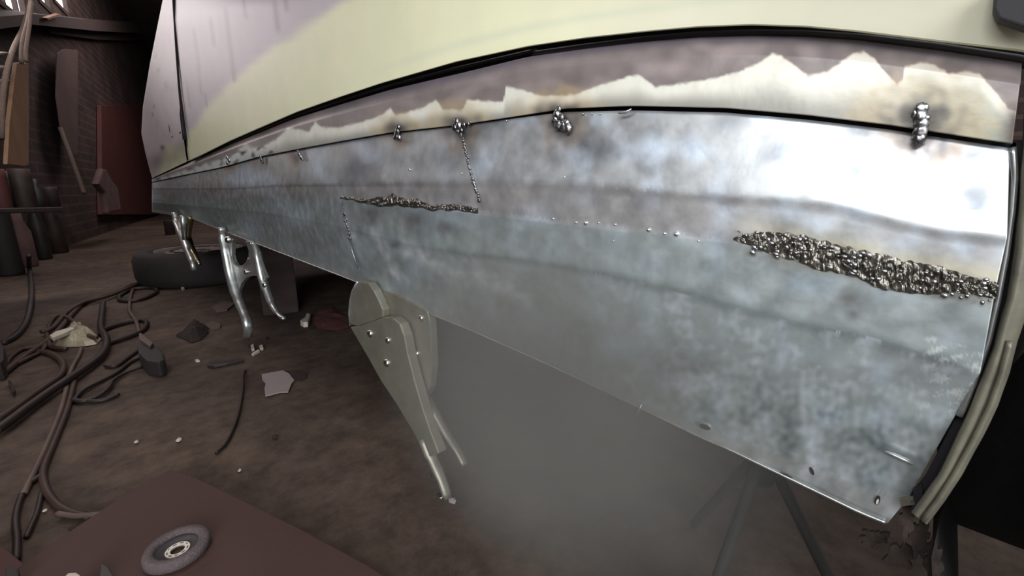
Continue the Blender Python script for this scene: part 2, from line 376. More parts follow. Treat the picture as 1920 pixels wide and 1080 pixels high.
# door paint colours; the pale one puts light on the right into colour
CREAM, LILAC, PALE_LIT = srgb(222, 220, 186), srgb(182, 172, 178), srgb(214, 210, 196)
creamline = [(300,300),(343,262),(398,190),(477,115),(525,79),(588,40),(636,8),(700,-30),(820,-100),(900,-160)]
def nz(x, y, f, k=0): return noise.noise(Vector((x*f, y*f, k)))
streaks = [(365,60,130,3),(372,130,175,2),(395,30,90,3),(423,10,150,4),(515,0,62,5),(535,-10,20,5),(455,-20,30,3),(640,-40,-10,4),(350,150,200,2),(384,170,200,2)]
def doorcol(x, y):
    yl = pl(creamline, x)
    t = sm(-14, 14, y - yl + 10*nz(x, y, 0.02))
    c = mixc(LILAC, CREAM, t)
    c = mixc(c, PALE_LIT, sm(900, 1350, x)*0.55)  # greyer white towards the right, lighting put into the colour
    # paler band parallel to the door bottom
    b0 = pl(C0, x); d = b0-y
    c = mixc(c, srgb(206, 208, 184), 0.7*math.exp(-((d-(26+(x-700)*0.03))/9)**2)*sm(620, 860, x)*(1-sm(1300, 1500, x)))
    for sx, y0, y1, wd in streaks:
        if y0 < y < y1: c = mixc(c, srgb(120, 112, 120), 0.55*math.exp(-((x-sx-(y-y0)*0.12)/wd)**2))
    return c
def fendcol(x, y):
    c = mixc(srgb(184, 172, 174), CREAM, sm(300, 322, x+(y-285)*0.3)*sm(262, 290, y))
    for (sx, sy, r) in ((297,133,3),(311,160,3.5),(292,107,2),(289,200,2),(306,278,4),(286,215,2),(318,245,3),(303,276,3)):
        c = mixc(c, srgb(70, 62, 66), 0.8*math.exp(-(((x-sx)/r)**2+((y-sy)/(r*1.1))**2)))
    c = mixc(c, srgb(150, 140, 144), 0.5*max(0, nz(x, y*0.5, 0.09)))
    return c
# front door
GAP = [(-110,321),(0,325),(100,331),(170,336),(230,342),(262,346),(303,352)]
def gx(y): return pl(GAP, y)
def door_rows():
    rows = []; n = 500
    base = curve(C0, 352, 2300, n)
    for t, X in ((0, D-0.0120), (0.05, D-0.0128), (0.3, D-0.0165), (0.65, D-0.022), (1, D-0.012)):
        ln = []
        for i, (x, y) in enumerate(base):
            yy = y+(-110-y)*t
            s = i/n; x0 = gx(yy)+2
            ln.append((x0+(2300-x0)*s**1.0, pl(C0, x0+(2300-x0)*s)*(1-t)+(-110)*t if t < 1 else -110))
        rows.append((ln, X, 10))
    return rows
# note: X is kept almost constant so that the flank stays one smooth skin
fd = grid('front_door', door_rows()[::-1], M['door_v'], doorcol, car, 0.0012)
# the door skin goes on up to the window line
bm = bmesh.new(); bm.from_mesh(fd.data); bm.verts.ensure_lookup_table(); cl = bm.verts.layers.float_color['Col']
last = [bm.verts[i] for i in range(501)]
for k in range(1, 5):
    new = []
    for i in range(501):
        b = bm.verts[i]; z1 = max(b.co.z+0.04, 1.25)
        v = bm.verts.new((b.co.x+0.03*(k/4)**2, b.co.y, b.co.z+(z1-b.co.z)*k/4)); v[cl] = b[cl]; new.append(v); bm.verts.ensure_lookup_table()
    for i in range(500): bm.faces.new((new[i], last[i], last[i+1], new[i+1]))
    last = new
bm.normal_update(); bm.to_mesh(fd.data); bm.free()
for p in fd.data.polygons: p.use_smooth = True
# hemmed lower edge of the door turning inward
ed = curve(C0, 352, 2300, 300)
bm = bmesh.new(); b_tube(bm, [onx(x, y-1.5, D-0.0115) for x, y in ed], 0.0012, 8); link('door_hem', bm, M['door_v'], car)
me = bpy.data.objects['door_hem'].data; ca = me.color_attributes.new('Col', 'FLOAT_COLOR', 'POINT')
for i, v in enumerate(me.vertices):
    ca.data[i].color = srgb(200, 200, 165)
# fender
def fender():
    L = [(-110,335),(0,305),(60,293),(120,281),(200,268),(250,265),(285,272),(334,285)]
    bm = bmesh.new(); cl = bm.verts.layers.float_color.new('Col'); rows = []
    for j in range(60):
        t = j/59
        r = []
        for i in range(41):
            s = i/40
            ya = -110+(334+110)*t; yb = -110+(303+110)*t
            xa, xb = pl(L, ya), gx(yb)-1.5
            x = xa+(xb-xa)*s; y = ya+(yb-ya)*s
            X = D-0.022+0.018*sm(0.9, 1, t)+0.012*sm(0.25, 0, t)
            v = bm.verts.new(onx(x, y, X)); c = fendcol(x, y); v[cl] = (c[0], c[1], c[2], 1); r.append(v)
        # nose rounds inward at the front end
        p = r[0].co.copy(); ex = []
        for a in (0.25, 0.5, 0.75, 1.0):
            q = p+Vector((0.25*a*a+0.02*a, 0.10*math.sin(a*1.57), 0)); v = bm.verts.new(q); v[cl] = r[0][cl]; ex.append(v)
        rows.append(ex[::-1]+r)
    for a, b in zip(rows, rows[1:]):
        for i in range(len(a)-1): bm.faces.new((a[i], b[i], b[i+1], a[i+1]))
    link('front_fender', bm, M['door_v'], car)
fender()
# dark gap between fender and door, and the dark gap under the door
gp = [(gx(y)+0.2, y) for y in range(-110, 267, 12)]
tube('panel_gap', [onx(x, y, D-0.0225) for x, y in gp], [0.0030]*28+[0.0055]*6, M['black'], car, 6)
for (x, y, rx, ry) in ((318,240,3.4,9),(323,256,6,3),(338,248,7,3)):
    bm = bmesh.new(); b_blob(bm, onx(x, y, D-0.021), 0.001, (2.5, rx*3.4, ry*2.6), 1, 0.3)
    link('hinge_pocket', bm, M['seal'], car)
blk = curve(C0, 285, 2150, 300); blk2 = curve(C1, 285, 2150, 300)
bm = bmesh.new(); prev = None
for (a, b) in zip(blk, blk2):
    q = [bm.verts.new(onx(a[0], a[1]-6, D+0.012)), bm.verts.new(onx(b[0], b[1]+4, D+0.012))]
    if prev: bm.faces.new((prev[0], prev[1], q[1], q[0]))
    prev = q
link('door_shut_recess', bm, M['black'], car)
sl = [(x, (pl(C0, x)+pl(C1, x))/2+1.0) for x in range(430, 1010, 12)]
tube('rubber_door_seal', [onx(x, y, D+0.006) for x, y in sl], 0.0020, M['seal'], car, 8)
lowl = curve(C1, 1000, 2100, 120)
tube('sealant_bead', [onx(x, y-5, D+0.004) for x, y in lowl], 0.0026, M['seal'], car, 8)

# burnt strip of old sill above the cut line
ZZ = [(285,338),(400,302),(434,293),(447,281),(462,269),(478,276),(493,273),(515,262),(533,247),(540,238),(548,240),(580,246),(592,229),(603,238),(636,239),(680,228),(715,216),(733,202),(742,216),(794,202),(818,187),(832,205),(869,206),(877,186),(910,190),(945,190),(949,162),(985,170),(1020,181),(1080,177),(1125,160),(1180,143),(1198,140),(1230,163),(1280,157),(1340,147),(1385,135),(1425,117),(1450,100),(1465,105),(1490,122),(1515,142),(1550,135),(1575,118),(1600,101),(1620,98),(1640,112),(1660,135),(1682,158),(1692,150),(1697,126),(1725,118),(1750,122),(1780,140),(1810,134),(1835,140),(1860,165),(1892,205),(1930,215)]
TACKS = [(1725,236,29),(1050,222,17),(860,236,14),(745,244,10),(560,291,7),(490,298,6),(430,303,6)]
def stripcol(x, y):
    c = mixc(srgb(134, 124, 122), srgb(104, 96, 94), 0.5+0.5*nz(x, y, 0.03))
    c = mixc(c, srgb(180, 164, 162), 0.6*max(0, nz(x, y*1.5, 0.018, 3)))
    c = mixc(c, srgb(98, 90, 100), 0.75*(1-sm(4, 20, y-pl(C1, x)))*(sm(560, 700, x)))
    zz = pl(ZZ, x); d = y-zz
    wgt = sm(-3.0, 4.0, d+2.5*nz(x, y, 0.12))
    crk = pl(CK, x)-gapw(x); e = crk-y
    wc = mixc(srgb(214, 212, 200), srgb(124, 123, 116), sm(0.25, 1.0, d/max(12, crk-zz))*0.85)
    wc = mixc(wc, srgb(226, 206, 190), 0.8*math.exp(-(d/6)**2)*sm(1400, 1500, x))
    if x < 560: wc = mixc(srgb(196, 200, 198), wc, sm(400, 560, x)); 
    if x < 520: wc = mixc(wc, srgb(80, 78, 80), max(0, nz(x*2, y*2, 0.05))*1.6)
    c = mixc(c, wc, wgt)
    if x > 1690: c = mixc(c, srgb(136, 140, 124), 0.6*sm(1690, 1740, x)*sm(14, 40, d))
    for tx, ty, r in TACKS[:4]:
        q = math.hypot((x-tx)/1.6, (y-(ty-r*0.4)))/r + 0.9*nz(x, y, 0.045, 7)
        c = mixc(c, srgb(206, 180, 130), 0.35*math.exp(-((q-2.0)/1.0)**2))
        c = mixc(c, srgb(56, 44, 38), 0.92*math.exp(-(max(q, 0)/1.75)**2))
    if x > 1850: c = mixc(c, srgb(60, 46, 36), sm(1860, 1905, x)*sm(170, 230, y))
    return c
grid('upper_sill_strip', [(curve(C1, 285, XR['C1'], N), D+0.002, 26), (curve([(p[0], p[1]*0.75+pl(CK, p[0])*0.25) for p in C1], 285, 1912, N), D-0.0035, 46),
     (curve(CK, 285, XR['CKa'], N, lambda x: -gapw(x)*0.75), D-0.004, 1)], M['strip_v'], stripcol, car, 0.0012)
# dark backing of the cut line
bm = bmesh.new(); prev = None
for x, y in curve(CK, 400, 1905, 200):
    q = [bm.verts.new(onx(x, y-9, D+0.010)), bm.verts.new(onx(x, y+9, D+0.010))]
    if prev: bm.faces.new((prev[0], prev[1], q[1], q[0]))
    prev = q
link('cut_line_recess', bm, M['black'], car)

# new sill patch
def patchcol(x, y):
    c = srgb(190, 192, 194)
    c3, c4, c5, c6 = pl(C3, x), pl(C4, x), pl(C5, x), pl(C6, x)
    dark = srgb(122, 126, 132)
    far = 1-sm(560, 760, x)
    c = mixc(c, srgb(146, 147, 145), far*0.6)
    # oil and mill-scale clouds
    c = mixc(c, srgb(96, 104, 116), 0.75*max(0, nz(x*0.8, y*1.3, 0.012, 1))*1.5 if y < c3 else 0)
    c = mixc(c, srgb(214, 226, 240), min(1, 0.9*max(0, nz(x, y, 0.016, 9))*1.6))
    if c3 <= y < c4: c = mixc(c, srgb(168, 160, 158), 0.45*(1-sm(1250, 1550, x)))
    # darker along both creases: their shade put into the colour over the folds
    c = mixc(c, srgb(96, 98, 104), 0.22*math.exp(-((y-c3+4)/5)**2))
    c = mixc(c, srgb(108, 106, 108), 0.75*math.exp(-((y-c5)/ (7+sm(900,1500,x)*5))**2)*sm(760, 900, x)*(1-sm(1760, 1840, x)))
    if y > c4+8:
        c = mixc(c, srgb(162, 180, 180), 0.5)
        k = nz(x, y, 0.02, 4)+0.6*nz(x, y, 0.07, 6)
        if y > c5:
            c = mixc(c, srgb(92, 106, 108), min(1, max(0, k*0.9))*sm(1150, 1350, x)*sm(0.3, 0.6, (y-c5)/(c6-c5+1)))
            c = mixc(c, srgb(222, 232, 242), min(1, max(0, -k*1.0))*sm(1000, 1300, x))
    # ground streaks low on the middle of the sill, their shine painted as colour
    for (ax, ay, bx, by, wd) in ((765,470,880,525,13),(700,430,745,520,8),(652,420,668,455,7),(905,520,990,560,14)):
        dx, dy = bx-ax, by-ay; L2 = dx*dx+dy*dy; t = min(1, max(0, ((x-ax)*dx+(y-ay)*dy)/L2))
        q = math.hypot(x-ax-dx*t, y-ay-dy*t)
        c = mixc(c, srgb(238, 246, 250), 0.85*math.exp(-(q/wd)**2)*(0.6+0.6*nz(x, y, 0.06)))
    for (ax, ay, r) in ((700,400,22),(775,412,26),(835,425,18),(1590,560,24),(1600,590,14),(740,460,10)):
        c = mixc(c, srgb(104, 96, 94), 0.6*math.exp(-((x-ax)**2+((y-ay)*1.4)**2)/r**2))
    # scraped zinc near the right end
    if 1690 < x and c5 < y+40 < c6:
        s = nz(x*0.3, y*0.9, 0.09, 2)
        c = mixc(c, srgb(232, 240, 238), 0.7*sm(0.05, 0.5, s+0.6*nz(x, y*1.5, 0.2))*sm(1700, 1760, x)*sm(600, 640, y)*(1-sm(760, 800, y)))
    # yellowish heat tint above the heavy weld and around the tacks
    wz = sm(1330, 1500, x)
    c = mixc(c, srgb(214, 204, 166), 0.55*wz*math.exp(-((y-(c4-24))/22)**2))
    c = mixc(c, srgb(150, 140, 120), 0.5*wz*math.exp(-((y-(c4+20))/14)**2))
    for tx, ty, r in TACKS:
        q = math.hypot((x-tx-(6 if tx > 1000 else 0)), (y-ty-r*0.5)*0.9)/r + 0.9*nz(x, y, 0.05, 5); q = max(q, 0)
        c = mixc(c, srgb(190, 150, 100), 0.3*math.exp(-((q-2.0)/0.9)**2))
        c = mixc(c, srgb(64, 48, 40), 0.92*math.exp(-(q/1.7)**2))
    # faint vertical steps of old layers on the far part
    for sx in (560, 600, 480):
        c = mixc(c, srgb(176, 184, 190), 0.35*sm(sx-3, sx+3, x+(y-300)*-0.25)*(1-sm(sx+8, sx+40, x+(y-300)*-0.25)))
    if y > c6: c = mixc(c, srgb(160, 158, 152), 0.5)
    return c
N2 = 620
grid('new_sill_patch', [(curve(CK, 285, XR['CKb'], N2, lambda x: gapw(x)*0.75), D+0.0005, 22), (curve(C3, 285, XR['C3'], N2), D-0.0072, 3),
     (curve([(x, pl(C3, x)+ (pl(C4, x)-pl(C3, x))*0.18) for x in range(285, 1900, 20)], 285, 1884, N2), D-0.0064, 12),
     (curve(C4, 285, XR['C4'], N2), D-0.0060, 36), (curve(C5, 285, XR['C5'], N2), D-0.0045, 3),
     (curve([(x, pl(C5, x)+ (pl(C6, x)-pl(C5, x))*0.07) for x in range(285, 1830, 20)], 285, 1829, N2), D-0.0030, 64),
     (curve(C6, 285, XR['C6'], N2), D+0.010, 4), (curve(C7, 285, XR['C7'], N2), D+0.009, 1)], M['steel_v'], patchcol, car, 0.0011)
# lower flange rim with drain slots and a bright hole
tube('flange_edge', [onx(x, y-0.5, D+0.0085) for x, y in curve(C7, 300, 1660, 160)], 0.0011, M['chrome'], car, 6)
def slot(x, y, rx, ry, ang, m, X=D+0.0062, name='drain_slot'):
    c = onx(x, y, X); u = (onx(x+10, y, X)-c)/10; v = (onx(x, y+10, X)-c)/10
    pts = []
    for k in range(14):
        a = 2*math.pi*k/14; p, q = rx*math.cos(a), ry*math.sin(a)
        pts.append(c+u*(p*math.cos(ang)-q*math.sin(ang))+v*(p*math.sin(ang)+q*math.cos(ang)))
    prism(name, pts, (0.002, 0, 0), m, car)
slot(1318, 799, 15, 6, 0.35, M['chrome'], D+0.0080); slot(1321, 801, 11, 4, 0.4, M['black'], D+0.0072)
slot(1473, 893, 14, 4, 0.4, M['black'], D+0.0082); slot(1522, 884, 8, 3, 1.1, M['black'], D+0.0082)
slot(1645, 939, 5, 8, 0.3, M['black'], D+0.0078, 'punched_hole'); slot(1645, 941, 2.6, 5, 0.3, M['white'], D+0.0070, 'hole_rim')
tube('flange_stub', [onx(1203, 757, D+0.006), onx(1199, 768, D+0.005), onx(1192, 780, D+0.004)], 0.0009, M['chrome'], car, 6)
tube('fold_ridge', [onx(x, y, D+0.001) for x, y in ((1655,845),(1665,848),(1680,854),(1712,868))], [0.0008, 0.0016, 0.0022, 0.002], M['chrome'], car, 6, 0.6)

# weld seams
def bead(name, pts, step, rpx, m, lift=0.0, scat=0.5, X=D-0.0065, sub=1):
    bm = bmesh.new(); P = pts; 
    for (a, b) in zip(P, P[1:]):
        L = math.dist(a, b); n = max(1, int(L/step))
        for k in range(n):
            t = (k+random.random()*0.8)/n; x = a[0]+(b[0]-a[0])*t; y = a[1]+(b[1]-a[1])*t
            rr = rpx(x) if callable(rpx) else rpx
            y += random.uniform(-1, 1)*rr*scat; x += random.uniform(-1, 1)*rr*0.3
            XX = X(y) if callable(X) else X
            c = onx(x, y, XX-lift); px = (onx(x, y+1, XX)-onx(x, y, XX)).length
            r = rr*px*random.uniform(0.35, 0.62)
            b_blob(bm, c, r, (0.55, random.uniform(0.8, 1.4), random.uniform(0.8, 1.2)), sub, 0.35, 300)
    return link(name, bm, m, car)
def crust(name, up, lo, x0, x1, hmm, m, rows=16, step=1.3, fr=0.16, X=D-0.0082):
    """rough welded crust between two ragged pixel outlines, standing proud of the sheet"""
    bm = bmesh.new(); g = []; n = int((x1-x0)/step)
    for j in range(rows+1):
        t = j/rows; r = []
        for i in range(n+1):
            x = x0+(x1-x0)*i/n
            a, b = pl(up, x)+5*nz(x, 0, 0.07), pl(lo, x)+5*nz(x, 0, 0.06, 4); y = a+(b-a)*t
            e = math.sin(math.pi*t)**0.5*min(1, (x-x0)/10, (x1-x)/6)
            cells = noise.voronoi(Vector((x*fr, y*fr*1.1, 0))+Vector((nz(x, y, 0.05), nz(x, y, 0.05, 3), 0))*0.8)[0]
            hgt = max(0, 0.95-cells[0]*1.5)+0.7*nz(x, y, 0.06, 2)+0.25*nz(x, y, 0.4, 1)
            r.append(bm.verts.new(onx(x, y, X+0.0008-e*hmm*max(-0.1, hgt))))
        g.append(r)
    for a, b in zip(g, g[1:]):
        for i in range(n): bm.faces.new((a[i], b[i], b[i+1], a[i+1]))
    return link(name, bm, m, car)
crust('lap_weld_seam', [(1375,446),(1400,438),(1440,434),(1500,440),(1560,456),(1600,466),(1660,478),(1700,490),(1760,498),(1800,512),(1870,532)],
      [(1375,450),(1400,458),(1440,474),(1500,492),(1540,508),(1600,516),(1640,538),(1690,548),(1740,552),(1790,548),(1870,560)], 1375, 1872, 0.0040, M['weld'], fr=0.105)
crust('lap_weld_seam', [(640,367),(690,374),(735,365),(760,371),(790,375),(805,384),(830,383),(860,384),(895,390)],
      [(640,373),(690,382),(720,388),(745,386),(790,390),(810,395),(850,394),(895,400)], 638, 896, 0.0050, M['weld'], 8, 1.2, 0.3)
def drops(pts, k, spread, r0, r1):
    for i in range(k):
        x = random.uniform(pts[0][0], pts[-1][0]); y = pl(pts, x)+random.uniform(-1, 1)*spread
        c = onx(x, y, D-0.0095); px = (onx(x, y+1, D)-onx(x, y, D)).length
        bm = bmesh.new(); b_blob(bm, c, random.uniform(r0, r1)*px, (0.8, random.uniform(0.8, 1.3), random.uniform(0.8, 1.3)), 2, 0.2, 200)
        link('weld_droplet', bm, M['tack'], car)
drops([(1385,450),(1460,462),(1560,482),(1660,508),(1735,524),(1860,548)], 90, 24, 1.8, 5.0)
bead('grinding_scars', [(900,397),(1000,402),(1037,410),(1090,418),(1150,424),(1230,434),(1330,444),(1380,448)], 5.5, 7, M['weld'], -0.0012, 1.0)
bead('corner_weld', [(640,372),(644,395),(650,420),(656,448)], 2.6, 6, M['tack'], 0.0, 0.8, D-0.0055)
tube('patch_edge', [onx(x, y, D-0.004) for x, y in ((654,440),(660,470),(672,505))], 0.0008, M['tack'], car, 6)
# spatter balls
for x, y, r in ((1037,410,3),(1080,417,2.5),(1098,418,5),(1122,418,2.5),(1153,421,3),(1216,431,5),(1268,439,6),(1246,438,3),(1310,452,2),(1150,452,2),(1093,213,3),(1110,213,2),(1125,213,2),(950,226,2),(1215,352,2),(865,325,2),(1058,332,2),(768,318,3)):
    bm = bmesh.new(); c = onx(x, y, D-0.007 if y > 300 else D-0.002); b_blob(bm, c, r*(onx(x, y+1, D)-onx(x, y, D)).length*0.8, (1, 1, 1), 2)
    link('weld_spatter', bm, M['rivet'], car)
# upright seam running down from the third tack
bead('upright_weld_seam', [(860,238),(868,262),(874,290),(882,320),(890,350),(898,378)], 1.8, 5.5, M['tack'], 0.0, 0.25, lambda y: D-0.0005-0.0088*min(1, max(0, (y-225)/120)))
# tack welds bridging the cut line
def tack(x, y, r, extra):
    bm = bmesh.new(); px = (onx(x, y+1, D)-onx(x, y, D)).length
    for dx, dy, q in extra:
        b_blob(bm, onx(x+dx, y+dy, D-0.006), q*px, (0.6, 1, 1.25), 3, 0.25, 200)
    link('tack_weld', bm, M['tack'], car)
tack(1725, 232, 16, ((0,-28,9),(1,-14,11),(2,0,11),(1,14,11),(-2,26,10),(-7,34,6),(9,-30,6),(-9,-20,6),(12,-12,5)))
tack(1050, 222, 14, ((-2,-18,5),(-6,-8,8),(-10,2,8),(-4,12,8),(6,14,8),(14,18,9),(12,10,7),(2,-2,7)))
tack(860, 236, 12, ((0,0,7),(-8,2,6),(5,8,4),(10,-2,4),(18,-4,3),(22,-7,2.4),(-4,-8,6),(-2,10,4)))
tack(745, 246, 9, ((0,0,6),(-2,8,6),(3,12,5),(-5,12,4),(2,-8,5)))
tack(561, 289, 7, ((0,0,4),(3,5,4),(-2,-4,3),(6,9,2.5))); tack(490, 298, 6, ((0,0,3.5),(2,5,3),(-1,-5,3)))
tack(430, 300, 6, ((0,0,3.5),(-4,5,3),(-4,-5,3)))
tube('steel_sliver', [onx(x, y, D-0.008) for x, y in ((1160,212),(1172,211),(1184,204))], [0.0007, 0.0012, 0.0003], M['chrome'], car, 6)

# wheel arch lip at the right end of the sill
RB = [(262,1896),(330,1901),(400,1895),(480,1884),(560,1869),(640,1851),(720,1823),(770,1803),(830,1772),(890,1740),(940,1700)]
bm = bmesh.new(); prev = None
for i in range(90):
    y = 262+(940-262)*i/89; x = pl(RB, y)
    q = [bm.verts.new(onx(x-5, y, D+0.010)), bm.verts.new(onx(x+26, y, D+0.010))]
    if prev: bm.faces.new((prev[0], prev[1], q[1], q[0]))
    prev = q
link('arch_gap_recess', bm, M['black'], car)
tube('patch_edge', [onx(pl(RB, y)+1.5, y, D-0.001) for y in range(276, 790, 12)], 0.0014, M['chrome'], car, 8)
LA = [(200,1921),(300,1914),(400,1908),(480,1898),(560,1886),(600,1874),(650,1862),(700,1842),(760,1818),(830,1788),(890,1758),(960,1708)]
LB = [(200,1975),(300,1972),(400,1965),(480,1956),(560,1936),(640,1908),(700,1893),(760,1872),(830,1838),(890,1804),(940,1772),(984,1738)]
def lip():
    bm = bmesh.new(); rows = []
    for i in range(120):
        t = i/119; ya = 200+(960-200)*t; yb = 200+(984-200)*t
        xa, xb = pl(LA, ya), pl(LB, yb); r = []
        wob = 1.5*nz(0, ya, 0.02)
        for s, X in ((0, D+0.012), (0.0, D+0.002), (0.06, D-0.004), (0.2, D-0.0065), (0.4, D-0.006), (0.7, D-0.003), (0.93, D-0.002), (1.0, D+0.002), (1.0, D+0.02)):
            x = xa+(xb-xa)*s+wob; y = ya+(yb-ya)*s
            r.append(bm.verts.new(onx(x, y, X)))
        rows.append(r)
    for a, b in zip(rows, rows[1:]):
        for i in range(len(a)-1): bm.faces.new((a[i], b[i], b[i+1], a[i+1]))
    return link('wheel_arch_lip', bm, M['lip'], car)
lip()
tube('lip_fold', [onx(pl(LB, y)-14, y, D-0.0055) for y in range(640, 984, 12)], 0.0014, M['lip'], car, 6)
# wheel well liner behind the lip: half drum, open towards the camera
bm = bmesh.new(); rows = []
cy, cz, R0 = -0.385, 0.30, 0.36
for k in range(25):
    a = math.radians(-25+k*230/24)
    rows.append([bm.verts.new((D+0.012+d, cy+R0*math.cos(a), cz+R0*math.sin(a))) for d in (0, 0.1, 0.25)])
for a, b in zip(rows, rows[1:]):
    for i in range(2): bm.faces.new((a[i], a[i+1], b[i+1], b[i]))
bm.faces.new([r[2] for r in rows])
link('wheel_well_liner', bm, M['liner'], car)
lathe('dark_fill_tyre', [(0.19, -0.07), (0.24, -0.09), (0.285, -0.08), (0.30, -0.06), (0.30, 0.06), (0.285, 0.08), (0.19, 0.07)], (D+0.13, -0.385, 0.302), M['rubber_k'], car, Vector((1, 0, 0)), 64, True)  # added unseen tyre, black to fill the dark wheel well
lathe('rear_brake_disc', [(0, 0), (0.18, 0), (0.18, 0.02), (0, 0.02)], (D+0.12, -0.385, 0.302), M['liner'], car, Vector((1, 0, 0)), 48)
q0 = [(-0.090, 1.25), (-1.15, 1.25), (-1.25, 0.95), (-1.22, 0.42), (-0.80, 0.36)]
arc = [(-0.385+0.375*math.cos(a), 0.30+0.375*math.sin(a)) for a in [math.radians(170-k*5) for k in range(27)] if -0.385+0.375*math.cos(a) < -0.092]
prism('rear_quarter', [(D-0.012, y, z) for y, z in q0+arc], (0.004, 0, 0), M['cream'], car)
# inner structure and floor pan of the car
bm = bmesh.new(); b_box(bm, (D+0.80, 1.50, 0.62), (0.76, 1.46, 0.26)); b_box(bm, (D+0.06, 1.45, 0.42), (0.035, 1.40, 0.055))
link('floor_pan', bm, M['liner'], car, smooth=False)
# dark trim moulding end at the top right corner
prism('trim_moulding', [onx(x, y, D-0.030) for x, y in ((1867,-30),(1863,16),(1872,34),(1920,50),(1990,66),(1990,-30))], (0.010, 0, 0), M['black'], car, 0.0008)
# ragged rusted metal below the corner
def ragged(cx, cy_, rx, ry, k, X, m=None):
    pts = []
    for i in range(30):
        a = 2*math.pi*i/30; q = 1+0.5*noise.noise(Vector((math.cos(a)*1.7+k, math.sin(a)*1.7, k*3)))+random.uniform(-0.28, 0.22)
        pts.append(onx(cx+rx*q*math.cos(a), cy_+ry*q*math.sin(a), X))
    prism('rusted_flap', pts, (0.003, 0.0, 0), m or M['rust'], car)
ragged(1700, 975, 14, 42, 1, D+0.014); ragged(1725, 1010, 22, 36, 2, D+0.022); ragged(1690, 1045, 26, 22, 3, D+0.03)
ragged(1750, 1060, 18, 40, 4, D+0.02); ragged(1640, 1010, 26, 14, 5, D+0.04); ragged(1722, 940, 12, 22, 6, D+0.004, M['black'])
prism('bracket_edge', [onx(x, y, D+0.004) for x, y in ((1687,937),(1712,934),(1716,946),(1690,950))], (0.003, 0, 0), M['lip'], car)

# ---------------------------------------------------------------- locking clamps hanging from the sill flange
def z3(x, y): return (280+x/2.4, 380+y/2.4)
def plate(name, pix, X, th, m, parent, bev=0.0008):
    return prism(name, [onx(x, y, X) for x, y in pix], (th, 0, 0), m, parent, bev)
def rivet(px, py, rpx, X, parent):
    c = onx(px, py, X); r = rpx*(onx(px, py+1, X)-c).length
    lathe('rivet', [(0, -r*0.65), (r*0.5, -r*0.55), (r*0.85, -r*0.3), (r, 0), (r, r*0.5)], c, M['rivet'], parent, Vector((1, 0, 0)), 16)
Xc = D-0.004
k3 = empty('locking_clamp', onx(720, 560, Xc), 'big dull locking clamp with riveted jaws, nearest of the clamps under the sill', 'clamp', 'clamps gripping the sill flange')
plate('upper_jaw', [z3(*p) for p in ((938,352),(915,395),(903,440),(898,500),(903,548),(940,556),(1000,536),(1050,516),(1048,480),(1030,440),(1008,395),(985,362))], Xc-0.004, 0.014, M['dull_chrome'], k3, 0.002)
tube('jaw_rim', [onx(*z3(*p), Xc-0.005) for p in ((938,356),(914,400),(904,445),(900,500),(905,552))], 0.0022, M['chrome'], k3, 8)
plate('side_plate', [z3(*p) for p in ((903,560),(945,556),(1000,536),(1052,516),(1095,520),(1125,545),(1145,600),(1160,680),(1190,800),(1225,920),(1262,1030),(1300,1130),(1250,1150),(1180,1020),(1110,905),(1040,800),(985,700),(950,640))], Xc-0.008, 0.016, M['dull_chrome'], k3, 0.0022)
plate('fixed_arm', [z3(*p) for p in ((1050,395),(1100,410),(1180,448),(1248,488),(1262,540),(1268,640),(1272,740),(1262,830),(1240,880),(1205,850),(1180,760),(1160,660),(1140,590),(1105,525),(1056,505),(1040,460))], Xc+0.010, 0.012, M['dull_chrome'], k3, 0.002)
h = [onx(*z3(*p), Xc+0.012) for p in ((1225,840),(1260,900),(1300,970),(1345,1050),(1390,1120),(1420,1180))]
tube('release_handle', cr(h, 4), [0.009, 0.008, 0.007, 0.0065, 0.006, 0.005], M['dull_chrome'], k3, 10, 0.6)
h = [onx(*z3(*p), Xc-0.002) for p in ((1240,1060),(1275,1150),(1315,1240),(1345,1330))]
tube('main_handle', cr(h, 4), [0.011, 0.009, 0.008, 0.006], M['dull_chrome'], k3, 10, 0.6)
for x, y, r in ((993,590,7),(1073,620,6),(1068,722,7.5)): rivet(*z3(x, y), r, Xc-0.009, k3)
for x, y, r in ((1222,520,6),(1168,572,5),(1203,680,6)): rivet(*z3(x, y), r, Xc+0.009, k3)
plate('pivot_slot', [z3(*p) for p in ((1150,608),(1172,612),(1172,640),(1162,680),(1148,676))], Xc+0.009, 0.002, M['black'], k3, 0)
0 and lathe('adjusting_screw', [(0, 0), (0.004, 0), (0.004, 0.03), (0, 0.03)], onx(848, 935, Xc), M['chrome'], k3, Vector((0, -0.5, 1)), 14)

k2 = empty('locking_clamp', onx(440, 440, D), 'shiny chrome spring clamp with forked legs and round cut-out, middle of the three', 'clamp', 'clamps gripping the sill flange')
X2 = D+0.005
a = [onx(*z3(*p), X2-0.012) for p in ((326,112),(332,160),(345,215),(358,280),(374,350),(396,425),(418,480),(438,530),(446,575),(442,604))]
tube('front_leg', cr(a, 4), [0.011, 0.014, 0.015, 0.016, 0.016, 0.014, 0.013, 0.014, 0.014, 0.010], M['chrome'], k2, 12, 0.7)
